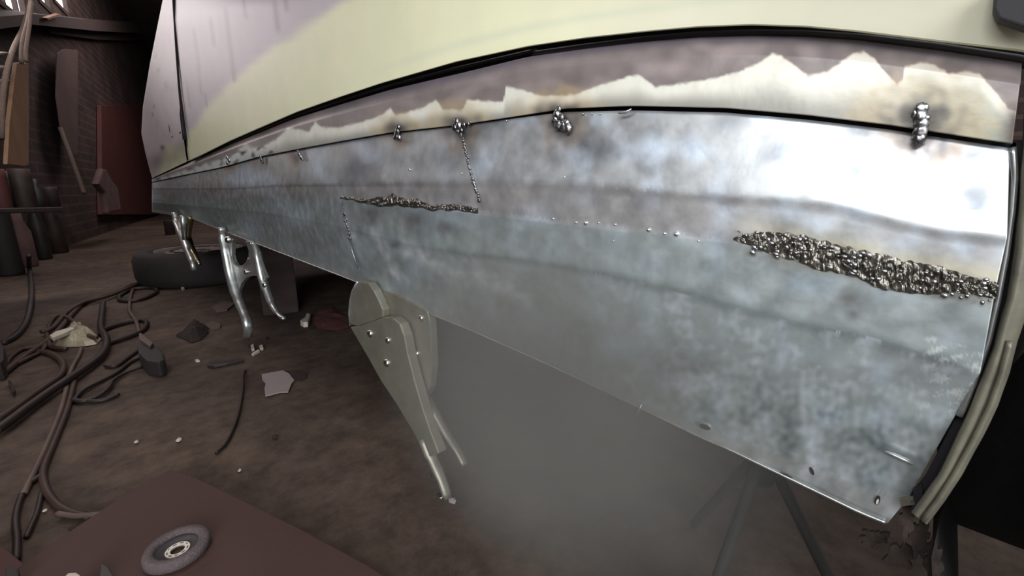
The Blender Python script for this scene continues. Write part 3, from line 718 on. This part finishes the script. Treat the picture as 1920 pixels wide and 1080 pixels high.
# web plate with the round opening: ring of the upper part and the body below
ringo, ringi = [], []
for k in range(9):
    q = math.pi*(0.05+k/8*0.98); ringi.append((408+34*math.cos(q)-0, 228+52*math.sin(q)))
plate('web_plate', [z3(*p) for p in [(346,150),(375,165),(372,200),(372,240),(380,268),(395,284),(415,288),(435,275),(446,250),(446,215),(436,185),(430,172),(462,180),(482,225),(492,262),(505,300),(522,338),(512,352),(488,332),(462,328),(438,338),(415,362),(402,395),(400,425),(388,420),(370,345),(355,270),(345,205)]], X2-0.004, 0.010, M['chrome'], k2, 0.001)
tube('opening_rim', cr([onx(*z3(*p), X2-0.005) for p in ((372,240),(380,268),(395,284),(415,288),(435,275),(446,250))], 4), 0.0028, M['dull_chrome'], k2, 6)
a = [onx(*z3(*p), X2) for p in ((470,182),(486,228),(500,290),(514,350),(530,400),(550,455),(575,495),(606,522))]
tube('rear_leg', cr(a, 4), [0.010, 0.012, 0.013, 0.012, 0.010, 0.008, 0.006, 0.005], M['chrome'], k2, 10, 0.7)
rivet(*z3(433, 312), 4.0, X2-0.007, k2); rivet(*z3(517, 371), 4.5, X2-0.012, k2); rivet(*z3(352, 168), 6, X2-0.012, k2)

k1 = empty('locking_clamp', onx(345, 420, D), 'small brassy clamp farthest along the sill, in front of the wheel', 'clamp', 'clamps gripping the sill flange')
X1 = D+0.003
a = [onx(*z3(*p), X1-0.015) for p in ((112,45),(122,85),(140,125),(158,170),(178,225),(195,270),(202,305))]
tube('front_leg', cr(a, 4), [0.012, 0.015, 0.017, 0.017, 0.014, 0.012, 0.010], M['chrome'], k1, 10, 0.7)
a = [onx(*z3(*p), X1) for p in ((186,70),(178,110),(172,150),(186,195),(206,235),(226,278))]
tube('rear_leg', cr(a, 4), [0.012, 0.013, 0.014, 0.012, 0.009, 0.007], M['brass'], k1, 10, 0.7)
plate('web_plate', [z3(*p) for p in ((128,62),(180,72),(176,120),(172,160),(160,168),(146,120))], X1-0.006, 0.012, M['brass'], k1, 0.001)
tube('grip_screw', [onx(*z3(150, 60), X1-0.02), onx(*z3(160, 165), X1-0.02)], 0.010, M['chrome'], k1, 8)

# ---------------------------------------------------------------- wheel lying under the car, support block
pf = onz(388, 540); away = Vector((pf.x, pf.y, 0)).normalized()
Rw = 0.29; wc = Vector((pf.x, pf.y, 0))+away*Rw
wh = empty('spare_wheel', wc, 'dark tyre on a dusty rim lying flat on the floor under the sill', 'wheel')
T = 0.17
prof = [(0.19, 0.02), (0.22, 0.0), (0.27, 0.004), (Rw-0.008, 0.02), (Rw, 0.045), (Rw, T-0.045), (Rw-0.008, T-0.02), (0.27, T-0.004), (0.22, T), (0.19, T-0.02), (0.185, T/2)]
lathe('tyre', prof, wc, M['rubber'], wh, closed=True, seg=64)
lathe('rim', [(0.192, T-0.022), (0.20, T-0.004), (0.19, T-0.006), (0.178, T-0.03), (0.165, T-0.035), (0.15, T-0.012), (0.10, T-0.008), (0.08, T-0.03), (0.05, T-0.03), (0.04, T-0.01), (0.0, T-0.01)], wc, M['rim'], wh, seg=64)
for k in range(10):
    q = 2*math.pi*k/10; c = wc+Vector((math.cos(q)*0.125, math.sin(q)*0.125, T-0.0085))
    tt = Vector((-math.sin(q), math.cos(q), 0)); rr = Vector((math.cos(q), math.sin(q), 0))
    box('vent_slot', c, (0.026, 0.009, 0.002), M['black'], wh, (tt, rr, Vector((0, 0, 1))))
lathe('hub_hole', [(0, 0), (0.028, 0), (0.028, 0.004), (0, 0.004)], wc+Vector((0, 0, T-0.0125)), M['black'], wh)
sb = onz(528, 590); sa = Vector((sb.x, sb.y, 0)).normalized(); sp = Vector((-sa.y, sa.x, 0))
stump = empty('support_block', Vector((sb.x, sb.y, 0))+sa*0.09, 'dark timber block standing under the car just behind the flat tyre', 'block')
cb = Vector((sb.x, sb.y, 0))+sa*0.07
box('timber', cb+Vector((0, 0, 0.13)), (0.062, 0.06, 0.13), M['wood_d'], stump, (sp, sa, Vector((0, 0, 1))), 0.004)
box('top_board', cb+Vector((0, 0, 0.2775)), (0.075, 0.07, 0.0165), M['wood_d'], stump, (sp, sa, Vector((0, 0, 1))), 0.003)

# jack stand lost in the smoke at lower right
js = onz(1500, 1250); jp = onx(1420, 930, D+0.16)
jk = empty('jack_stand', (D+0.17, 0.10, 0), 'dim steel jack stand under the car behind the smoke', 'jack stand')
top = Vector((D+0.17, 0.10, 0.335))
tube('post', [top-Vector((0, 0, 0.17)), top], 0.014, M['liner'], jk, 12)
box('saddle', top+Vector((0, 0, 0.010)), (0.05, 0.03, 0.012), M['junk'], jk, None, 0.002)
for q in (0.9, 3.0, 5.1):
    tube('leg', [top-Vector((0, 0, 0.13)), Vector((top.x+0.11*math.cos(q), top.y+0.11*math.sin(q), 0.008))], 0.006, M['liner'], jk, 8)

# ---------------------------------------------------------------- hoses and cables on the floor
def z2(x, y): return (x/3, 340+y/3)
def z4(x, y): return (x/2.1333, 700+y/2.1333)
def z7(x, y): return (x/3.857, 480+y/3.857)
def cable(pix, r, m, label, name='cable', z=None, lift=0.0, cat='cable', group='hoses and cords on the floor'):
    zc = (z if z is not None else r)+lift
    P = cr([onz(x, y, zc+0.004*abs(nz(x, y, 0.05))) for x, y in pix], 7)
    o = tube(name, P, r, m, None, 8); return tag(o, label, cat, group)
cable([z7(*p) for p in ((1165,185),(1060,200),(960,205),(850,255),(700,305),(600,345),(520,420),(420,540),(330,620),(230,690),(120,770),(20,850))], 0.0085, M['cable'], 'long brown hose from the flat tyre past the white bag', 'hose', cat='hose')
cable([z7(*p) for p in ((1150,160),(1020,190),(930,230),(780,290),(620,330),(540,370),(470,420),(380,520),(300,548))], 0.0075, M['cable'], 'brown hose running just above the long one near the tyre', 'hose', lift=0.010, cat='hose')
cable([z7(*p) for p in ((1120,120),(1040,122),(1000,150),(985,200),(950,270),(935,380),(950,420),(985,470),(1005,550))], 0.006, M['cable_l'], 'pale cord leading down to the dark plug', 'cord')
cable([z7(*p) for p in ((860,280),(870,320),(960,325),(1060,300),(1130,260),(1120,235),(1040,232),(940,245),(860,290))], 0.0075, M['cable_d'], 'small dark hose loop beside the tyre', 'hose', cat='hose')
cable([z7(*p) for p in ((690,580),(760,530),(880,490),(1010,465),(1060,480),(1040,530),(970,570),(880,600),(790,630))], 0.0075, M['cable_d'], 'dark hose loop between the white bag and the plug', 'hose', cat='hose')
cable([z7(*p) for p in ((745,340),(735,430),(730,520),(768,590),(765,660),(720,730),(630,800),(480,900),(360,980),(220,1080),(60,1200),(-40,1270))], 0.0095, M['cable_d'], 'thick dark hose curving below the bag to the left edge', 'hose', lift=0.006, cat='hose')
cable([z7(*p) for p in ((280,690),(360,705),(430,745),(460,800),(430,870),(360,920),(230,1010),(90,1110),(-30,1190))], 0.0075, M['cable'], 'brown hose left of the thick dark one at the frame edge', 'hose', cat='hose')
cable([z7(*p) for p in ((460,430),(400,440),(360,490),(340,560),(350,620),(380,660),(480,670))], 0.006, M['cable'], 'brown cord arched around the left of the white bag', 'cord', lift=0.002)
cable([z7(*p) for p in ((460,430),(520,465),(600,540),(650,580),(700,590))], 0.006, M['cable'], 'brown cord crossing behind the white bag', 'cord', lift=0.012)
cable([z7(*p) for p in ((20,830),(70,740),(150,680),(230,660),(320,640),(300,690),(200,740),(60,810))], 0.006, M['cable'], 'narrow brown cord loop at the left edge of the floor', 'cord')
cable([z7(*p) for p in ((990,690),(920,740),(850,790),(800,800),(760,793))], 0.005, M['cable_d'], 'short dark tail of cord with a blunt end by the plug', 'cord')
cable([z7(*p) for p in ((1030,730),(940,770),(850,840),(740,900),(620,960),(560,1010),(550,1040),(640,1050),(760,1040),(860,1000))], 0.0045, M['cable_d'], 'thin dark cord from the plug to the lower loop', 'cord', lift=0.001)
cable([z7(*p) for p in ((1030,800),(900,850),(820,900),(780,960),(700,1020),(600,1050),(520,1040))], 0.0045, M['cable_d'], 'thin dark cord curving lowest from the plug', 'cord', lift=0.003)
cable([z7(*p) for p in ((590,660),(570,720),(530,790),(500,870),(480,960),(450,1080),(400,1220),(300,1450),(170,1720))], 0.005, M['cable_l'], 'pale thin cord dropping from the bag down the floor', 'cord')
cable([z4(*p) for p in ((300,20),(270,140),(215,280),(175,380),(180,450),(215,510),(270,550),(360,575))], 0.0055, M['cable'], 'thin cord bending round beside the red-brown board', 'cord')
cable([z4(*p) for p in ((175,400),(110,450),(75,520),(62,590),(68,660),(66,745))], 0.0045, M['cable_d'], 'thin dark cord hanging down at the lower left of the floor', 'cord')
cable([z4(*p) for p in ((165,480),(150,550),(125,610),(105,655))], 0.0035, M['cable_d'], 'thin dark cord end left of the red-brown board', 'cord')
cable([z4(*p) for p in ((230,560),(300,570),(370,566),(420,560))], 0.004, M['cable_l'], 'pale thin cord end touching the red-brown board', 'cord', lift=0.004)
# dark cord falling from the junk on the left wall to the floor
top_ = onw(54, 495, 0.30)
P = [onz(*z7(20, 630), 0.008), onz(*z7(110, 580), 0.008), onz(*z7(190, 480), 0.008), onz(*z7(222, 350), 0.008), onz(*z7(228, 230), 0.01), onz(*z7(215, 110), 0.012), onw(54, 480, 0.25)]
tag(tube('hose', cr(P, 6), 0.010, M['cable_d']), 'dark hose curving from the wall junk to the left frame edge', 'hose', 'hoses and cords on the floor')
# wire hanging from the middle clamp
t0 = onx(*z3(441, 606), X2-0.012)
P = [t0, t0+Vector((0, -0.02, -0.10)), onz(*z3(428, 760), 0.006), onz(*z3(418, 860), 0.005), onz(*z3(395, 970), 0.005), onz(*z3(350, 1075), 0.005), onz(405, 850, 0.005)]
tag(tube('wire', cr(P, 6), 0.0028, M['cable_d']), 'thin dark wire trailing from the middle clamp across the floor', 'wire')

# plug box
def onf(pix, z): return [onz(x, y, z) for x, y in pix]
pg = empty('power_plug', onz(*z7(1090, 700)), 'dark plug with a pale sleeve at the end of the pale cord', 'plug')
prism('plug_body', onf([z7(*p) for p in ((990,640),(1060,625),(1150,650),(1185,700),(1190,745),(1150,765),(1060,755),(1000,700))], 0.045), (0, 0, -0.044), M['plug'], pg, 0.006)
prism('cord_sleeve', onf([z7(*p) for p in ((1002,560),(1020,552),(1110,625),(1085,652),(1008,600))], 0.056), (0, 0, -0.011), M['cable_l'], pg, 0.003)

# crumpled bag
bg = empty('plastic_bag', onz(*z7(520, 620)), 'crumpled dirty white plastic bag among the brown hoses', 'bag')
def crumple(name, pix, hgt, m, parent, k):
    c0 = Vector((0, 0, 0)); base = onf(pix, 0.002)
    for p in base: c0 += p
    c0 /= len(base); bm = bmesh.new(); n = 6; rings = []
    dense = []
    for a, b in zip(base, base[1:]+base[:1]):
        for j in range(3): dense.append(a.lerp(b, j/3))
    for j in range(n):
        t = j/n; rings.append([bm.verts.new(p.lerp(c0, t)+Vector((0, 0, hgt*math.sin(t*1.57)*(0.6+0.9*noise.noise(p.lerp(c0, t)*18+Vector((k, 0, 0))))+0.001))) for p in dense])
    cv = bm.verts.new(c0+Vector((0, 0, hgt*0.8)))
    for a, b in zip(rings, rings[1:]):
        for i in range(len(dense)): bm.faces.new((a[i], a[(i+1) % len(dense)], b[(i+1) % len(dense)], b[i]))
    for i in range(len(dense)): bm.faces.new((rings[-1][i], rings[-1][(i+1) % len(dense)], cv))
    bm.faces.new([v for v in rings[0]][::-1])
    bmesh.ops.recalc_face_normals(bm, faces=bm.faces)
    return link(name, bm, m, parent, smooth=False)
crumple('bag_body', [z7(*p) for p in ((385,665),(430,610),(480,570),(540,530),(610,530),(650,575),(690,575),(740,600),(700,640),(620,655),(520,660))], 0.06, M['bag'], bg, 1)
prism('stiff_edge', onf([z7(*p) for p in ((358,572),(400,545),(510,512),(540,520),(480,550),(380,590))], 0.045), (0, 0, -0.012), M['white'], bg, 0.002)
# red rag
tag(crumple('rag', [z3(*p) for p in ((725,520),(760,480),(820,460),(850,490),(905,520),(905,560),(850,578),(760,570))], 0.02, M['ragred'], None, 5), 'dark red rag on the floor behind the nearest clamp', 'rag')
# torn card and debris
def fl(name, pix, z, th, m, label, cat, group=None, bev=0.0):
    return tag(prism(name, onf(pix, z), (0, 0, -th), m, None, bev), label, cat, group)
fl('torn_card', [z3(*p) for p in ((505,772),(545,764),(600,754),(628,768),(652,798),(640,812),(625,850),(585,852),(540,864),(522,868),(518,835),(524,812),(508,795))], 0.006, 0.003, M['paper'], 'torn pale grey card lying on the floor below the middle clamp', 'card')
fl('dark_patch', [z3(*p) for p in ((615,756),(660,755),(705,768),(708,785),(680,800),(655,800),(640,780))], 0.003, 0.002, M['debris'], 'dark patch touching the right edge of the torn card', 'scrap')  # thin dark sheet lying beside the card
fl('rubber_strip', [z3(*p) for p in ((258,722),(275,714),(330,712),(420,698),(425,704),(350,722),(290,732),(262,732))], 0.010, 0.009, M['cable_d'], 'long black rubber strip on the floor left of the torn card', 'strip', bev=0.002)
fl('white_chip', [z3(*p) for p in ((455,640),(468,636),(472,654),(460,658))], 0.010, 0.009, M['white'], 'white chip left of two others below the middle clamp', 'chip', 'white chips on the floor')
fl('white_chip', [z3(*p) for p in ((494,642),(508,638),(512,650),(498,655))], 0.010, 0.009, M['white'], 'white chip right of two others below the middle clamp', 'chip', 'white chips on the floor')
fl('white_chip', [z3(*p) for p in ((460,678),(490,660),(496,664),(468,680))], 0.008, 0.007, M['white'], 'long white chip lowest of the three below the middle clamp', 'chip', 'white chips on the floor')
fl('white_chip', [z3(*p) for p in ((140,378),(152,376),(158,384),(148,388))], 0.012, 0.011, M['white'], 'single white chip in front of the flat tyre', 'chip', 'white chips on the floor')
fl('white_chip', [z3(*p) for p in ((205,706),(220,704),(226,709),(210,712))], 0.006, 0.005, M['white'], 'small white chip left of the black rubber strip', 'chip', 'white chips on the floor')
fl('dark_chip', [z3(*p) for p in ((522,602),(534,600),(536,606),(524,612))], 0.006, 0.005, M['debris'], 'tiny dark chip above the white chips', 'chip')
nt_ = fl('paper_twist', [z3(*p) for p in ((678,530),(700,515),(708,495),(724,500),(718,520),(712,536),(692,538))], 0.022, 0.020, M['white'], 'small white paper twist beside the red rag', 'paper', bev=0.002)
tag(crumple('dirt_clod', [z3(*p) for p in ((118,600),(160,570),(225,545),(262,560),(268,585),(230,620),(190,632),(150,612))], 0.05, M['debris'], None, 8), 'dark lump of dirt between the plug and the middle clamp', 'dirt')
fl('sheet_offcut', [z3(*p) for p in ((245,545),(285,532),(320,545),(318,558),(275,568))], 0.008, 0.007, M['panel'], 'flat grey offcut beside the dark lump of dirt', 'offcut')
fl('sheet_offcut', [z3(*p) for p in ((280,468),(330,440),(385,452),(350,480),(300,488))], 0.008, 0.007, M['panel'], 'flat brownish offcut behind the dark lump of dirt', 'offcut')
fl('cable_stub', [z7(*p) for p in ((55,905),(75,895),(108,960),(100,990),(85,975)) ], 0.012, 0.011, M['cable_d'], 'short dark cable stub lying at the left edge of the floor', 'cable')
fl('cloth_scrap', [z2(*p) for p in ((-30,880),(0,890),(22,930),(20,1000),(0,1020),(-30,1020))], 0.05, 0.049, M['plug'], 'dark blue-grey lump cut by the left frame edge', 'scrap', bev=0.004)
# scattered grit: small stones, each its own thing
for i, (x, y, r, m, nm) in enumerate(((256,828,4,'white','pale'),(335,825,6,'white','pale'),(449,882,4,'white','pale'),(808,892,4,'rivet','shiny'),(516,819,6,'debris','dark'),(825,930,7,'rivet','shiny'),(848,937,8,'paper','pale'),(84,957,3,'white','pale'),(135,992,5,'debris','dark'))):
    p = onz(x, y, 0.004); bm = bmesh.new(); rr = r*0.75/805*(p-O).length
    b_blob(bm, p, rr, (1, 1.3, 0.5), 1, 0.6, 90); 
    lab = ['pale pebble by the arched cord at the lower left','pale pebble above the top corner of the red-brown board','pale pebble right of the board corner','shiny metal bit nearest under the big clamp handle','dark flake on the floor right of the board corner','shiny curled shaving under the big clamp','pale chip beside the curled shaving','tiny pale pebble at the left beside the thin hanging cord','dark flake left of the red-brown board'][i]
    tag(link('metal_shaving' if m == 'rivet' else 'pebble', bm, M[m], None, False), lab, 'debris', 'small debris on the floor')

# ---------------------------------------------------------------- hardboard sheets and the grinding cup
fl('hardboard_sheet', [(318,880),(360,892),(430,926),(560,990),(690,1060),(760,1105),(700,1230),(300,1300),(-60,1180),(20,1078),(60,1046),(140,990),(200,950),(262,912)], 0.035, 0.012, M['board'], 'red-brown hardboard sheet carrying the grinding cup', 'board', bev=0.001)
fl('batten', [(330,925),(620,1065),(600,1085),(300,940)], 0.0228, 0.0226, M['wood_d'], 'dark batten under the red-brown hardboard sheet', 'batten')
fl('hardboard_sheet', [(-60,1010),(0,1020),(46,1058),(18,1076),(-80,1130)], 0.030, 0.012, M['board2'], 'dark red hardboard corner at the lower left frame edge', 'board', bev=0.001)
fl('batten', [(-50,1024),(-5,1034),(15,1060),(-60,1090)], 0.0178, 0.0176, M['wood_d'], 'dark batten under the lower left board corner', 'batten')
gc = onz(334, 1036, 0.035)
gr = empty('grinding_cup', gc, 'grey abrasive cup wheel with a white paper ring on the red-brown board', 'grinding wheel')
s = 0.0345
lathe('abrasive_rim', [(s*0.86, 0.0), (s, 0.002), (s, 0.009), (s*0.94, 0.013), (s*0.72, 0.0135), (s*0.66, 0.011), (s*0.64, 0.006), (s*0.64, 0.0)], gc, M['abrasive'], gr, closed=True, seg=64)
lathe('backing_cup', [(s*0.655, 0.0085), (s*0.55, 0.0045), (s*0.40, 0.0030), (s*0.20, 0.0030), (s*0.20, 0.0005), (s*0.655, 0.0005)], gc, M['backing'], gr, closed=True, seg=64)
lathe('paper_ring', [(s*0.22, 0.0032), (s*0.22, 0.0048), (s*0.37, 0.0048), (s*0.37, 0.0032)], gc, M['label'], gr, closed=True, seg=48, smooth=False)
rg = bpy.data.objects['paper_ring']
for k in range(9):
    q = 2*math.pi*k/9+0.3; e = Vector((math.cos(q), math.sin(q), 0))
    box('ring_print', gc+e*s*0.30+Vector((0, 0, 0.0050)), (0.0006 if k % 3 else 0.0003, 0.0018, 0.0002), M['backing'], rg, (e, Vector((-e.y, e.x, 0)), Vector((0, 0, 1))))
fl('pale_cap', [(122,1080),(128,1074),(142,1073),(150,1078),(152,1100),(120,1100)], 0.060, 0.0245, M['white'], 'pale cap poking in at the bottom edge left of the grinding cup', 'offcut', bev=0.001)  # small pale cap cut by the frame edge
fl('glass_shard', [(190,1057),(200,1063),(212,1082),(205,1100),(185,1100)], 0.0385, 0.0030, M['glassd'], 'greenish shard on the board left of the grinding cup', 'shard')
fl('bolt_head', [(10,1062),(22,1058),(34,1066),(36,1078),(24,1086),(8,1080)], 0.0485, 0.0130, M['plug'], 'dark shiny bolt at the lower left board corner', 'bolt', bev=0.002)

# ---------------------------------------------------------------- things along the left wall
def wobj(name, pix, off, th, m, label, cat, group=None, bev=0.0):
    return tag(wprism(name, pix, off, th, m, None, bev), label, cat, group)
wobj('plank', [(32,118),(54,118),(55,200),(54,310),(46,312),(14,308),(18,230),(26,160)], 0.42, 0.015, M['wood'], 'pale yellowish plank standing upright at the left edge', 'plank', bev=0.003)
wobj('tall_board', [(108,100),(120,92),(146,94),(146,290),(132,290),(114,235),(106,180)], 0.12, 0.01, M['panel'], 'tall grey board leaning on the brick wall behind the thin stick', 'board', bev=0.003)
wobj('metal_gate', [(190,198),(300,196),(300,402),(192,402)], 0.05, 0.04, M['redgate'], 'dark red metal gate at the wall beside the car nose', 'gate')
wobj('shelf', [(-40,104),(16,98),(16,101),(-40,109)], 0.40, 0.10, M['rope'], 'uppermost thin shelf bar at the left edge', 'shelf bar', 'shelf bars at the left edge')
wobj('shelf', [(-40,136),(18,124),(18,129),(-40,142)], 0.40, 0.10, M['rope'], 'middle thin shelf bar at the left edge', 'shelf bar', 'shelf bars at the left edge')
wobj('shelf', [(-40,160),(20,150),(20,155),(-40,166)], 0.40, 0.10, M['rope'], 'lowest thin shelf bar at the left edge', 'shelf bar', 'shelf bars at the left edge')
tag(tube('stick', [onw(113, 240, 0.18), onw(135, 300, 0.24), onw(158, 362, 0.32)], 0.015, M['rope']), 'thin pale stick leaning in front of the tall grey board', 'stick')
tag(tube('rope', cr([onw(57, 2, 0.30), onw(44, 50, 0.34), onw(22, 100, 0.40), onw(6, 170, 0.46), onw(2, 260, 0.46)], 5), 0.011, M['rope']), 'long grey rope slanting down to the left edge', 'rope', 'ropes hanging beside the plank')
tag(tube('rope', cr([onw(58, 0, 0.46), onw(52, 40, 0.46), onw(42, 80, 0.46), onw(40, 118, 0.46)], 5), 0.009, M['rope']), 'short grey rope ending on top of the pale plank', 'rope', 'ropes hanging beside the plank')
tag(tube('rope', cr([onw(60, 4, 0.50), onw(55, 50, 0.50), onw(49, 90, 0.50), onw(49, 116, 0.50)], 5), 0.008, M['rope']), 'grey rope hanging right of the others above the plank', 'rope', 'ropes hanging beside the plank')
wobj('lath', [(88,34),(112,26),(116,29),(92,37)], 0.2, 0.03, M['wood'], 'small pale lath on the beam below the bright windows', 'lath')
# hanging sack and junk pile
def lump(name, px, py, rx, ry, off, m, label, cat, k, group=None, rough=0.4):
    c = onw(px, py, off); d = (c-O).length; bm = bmesh.new(); s_ = d/F_PX
    g = bmesh.ops.create_icosphere(bm, subdivisions=3, radius=1)
    for v in g['verts']:
        q = 1+rough*noise.noise(v.co*1.8+Vector((k, k*2, 0)))
        a = v.co.x*rx*s_*q; b_ = v.co.z*ry*s_*q; e = v.co.y*0.11*q
        v.co = c+WD*a*1.0+Vector((0, 0, b_))+WN*e
        if v.co.z < 0.003: v.co.z = 0.003
    return tag(link(name, bm, m, None), label, cat, group)
wobj('sack', [(184,345),(194,316),(200,318),(212,340),(222,352),(228,395),(206,400),(198,362)], 0.30, 0.05, M['bagfar'], 'pale grey sack slumped against the dark red metal gate', 'sack', bev=0.02)
def bottle(px, pyb, pyt, rpx, off, m, label, cat='bottle', neck=0.45):
    b0 = onw(px, pyb, off); z0 = max(0.0, b0.z)
    t = onw(px, pyt, off); hh = t.z-z0; r = rpx*(b0-O).length/F_PX*0.8
    base = Vector((b0.x, b0.y, z0))
    o = lathe('bottle' if neck < 1 else 'tin_can', [(0, 0), (r*0.92, 0), (r, hh*0.03), (r, hh*0.62), (r*neck if neck < 1 else r, hh*0.78), (r*neck if neck < 1 else r, hh), (0, hh)], base, m, None, seg=20)
    return tag(o, label, cat, 'bottles and tins along the left wall')
# rough legless bench the junk stands on, floating off the wall
wobj('junk_bench', [(-60,392),(118,388),(118,398),(-60,402)], 0.62, 0.45, M['wood_d'], 'low dark legless bench under the bottles along the left wall', 'shelf', bev=0.004)
for (x, y0, y1, r, off, m, lab, nk) in ((8,390,318,10,0.5,'redgate','dark red tin at the left end of the low bench',1),(30,390,322,9,0.5,'glassd','dark glass bottle left on the low bench under the plank',0.4),(52,389,318,12,0.55,'junk','fat grimy tin on the low bench under the plank',1),(76,388,336,8,0.5,'glassd','dark slim bottle right of the fat tin',0.4),(100,388,350,9,0.5,'junk','low grimy tin at the right end of the low bench',1)):
    bottle(x, y0, y1, r, off, M[m], lab, 'bottle' if nk < 1 else 'tin', nk)
def stand(px, pt, rpx, yb, m, label, name, cat, neck):
    b0 = onz(px, yb, 0.0); d = (b0-O).length; hh = max(0.05, (yb-pt)/F_PX*d*0.95); r = rpx/F_PX*d*0.85
    o = lathe(name, [(0, 0), (r*0.92, 0), (r, hh*0.03), (r, hh*0.6), (r*neck, hh*0.8), (r*neck, hh), (0, hh)], b0, m, None, seg=20)
    return tag(o, label, cat, 'junk standing on the floor by the left wall')
stand(110, 412, 12, 474, M['junk'], 'grey canister on the floor at the right end of the junk', 'canister', 'canister', 0.7)
stand(84, 405, 9, 486, M['glassd'], 'dark bottle on the floor left of the grey canister', 'bottle', 'bottle', 0.4)
stand(52, 425, 12, 500, M['bagfar'], 'pale grimy jug on the floor where the hose starts', 'jug', 'jug', 0.55)
stand(22, 400, 14, 516, M['plug'], 'tall dark drum on the floor at the left edge', 'drum', 'drum', 1.0)
stand(320, 418, 7, 440, M['debris'], 'small dark can on the floor beyond the flat tyre', 'can', 'can', 1.0)

# ---------------------------------------------------------------- welding smoke under the sill
def smoke():
    bm = bmesh.new(); bmesh.ops.create_icosphere(bm, subdivisions=4, radius=1.0)
    me = bpy.data.meshes.new('welding_smoke'); bm.to_mesh(me); bm.free()
    o = bpy.data.objects.new('welding_smoke', me); C.objects.link(o)
    c = onx(1025, 745, D-0.045); o.location = c; o.scale = (0.125, 0.24, 0.19)
    m = bpy.data.materials.new('thin_grey_smoke'); m.use_nodes = True; nt = m.node_tree; n = nt.nodes; l = nt.links
    n.remove(n['Principled BSDF']); v = n.new('ShaderNodeVolumePrincipled'); v.inputs['Color'].default_value = (0.44, 0.43, 0.40, 1)
    tc = n.new('ShaderNodeTexCoord'); ln = n.new('ShaderNodeVectorMath'); ln.operation = 'LENGTH'
    l.new(tc.outputs['Object'], ln.inputs[0])
    mr = n.new('ShaderNodeMapRange'); mr.interpolation_type = 'SMOOTHSTEP'
    mr.inputs[1].default_value = 1.0; mr.inputs[2].default_value = 0.1; mr.inputs[3].default_value = 0; mr.inputs[4].default_value = 1
    l.new(ln.outputs['Value'], mr.inputs[0])
    no = n.new('ShaderNodeTexNoise'); no.inputs['Scale'].default_value = 1.6; no.inputs['Detail'].default_value = 2
    l.new(tc.outputs['Object'], no.inputs['Vector'])
    m1 = n.new('ShaderNodeMath'); m1.operation = 'MULTIPLY'; l.new(mr.outputs[0], m1.inputs[0]); l.new(no.outputs['Fac'], m1.inputs[1])
    m2 = n.new('ShaderNodeMath'); m2.operation = 'MULTIPLY'; l.new(m1.outputs[0], m2.inputs[0]); m2.inputs[1].default_value = 19.0
    l.new(m2.outputs[0], v.inputs['Density']); l.new(v.outputs['Volume'], n['Material Output'].inputs['Volume'])
    me.materials.append(m); tag(o, 'thin grey welding smoke drifting under the middle of the sill', 'smoke', kind='stuff')
smoke()
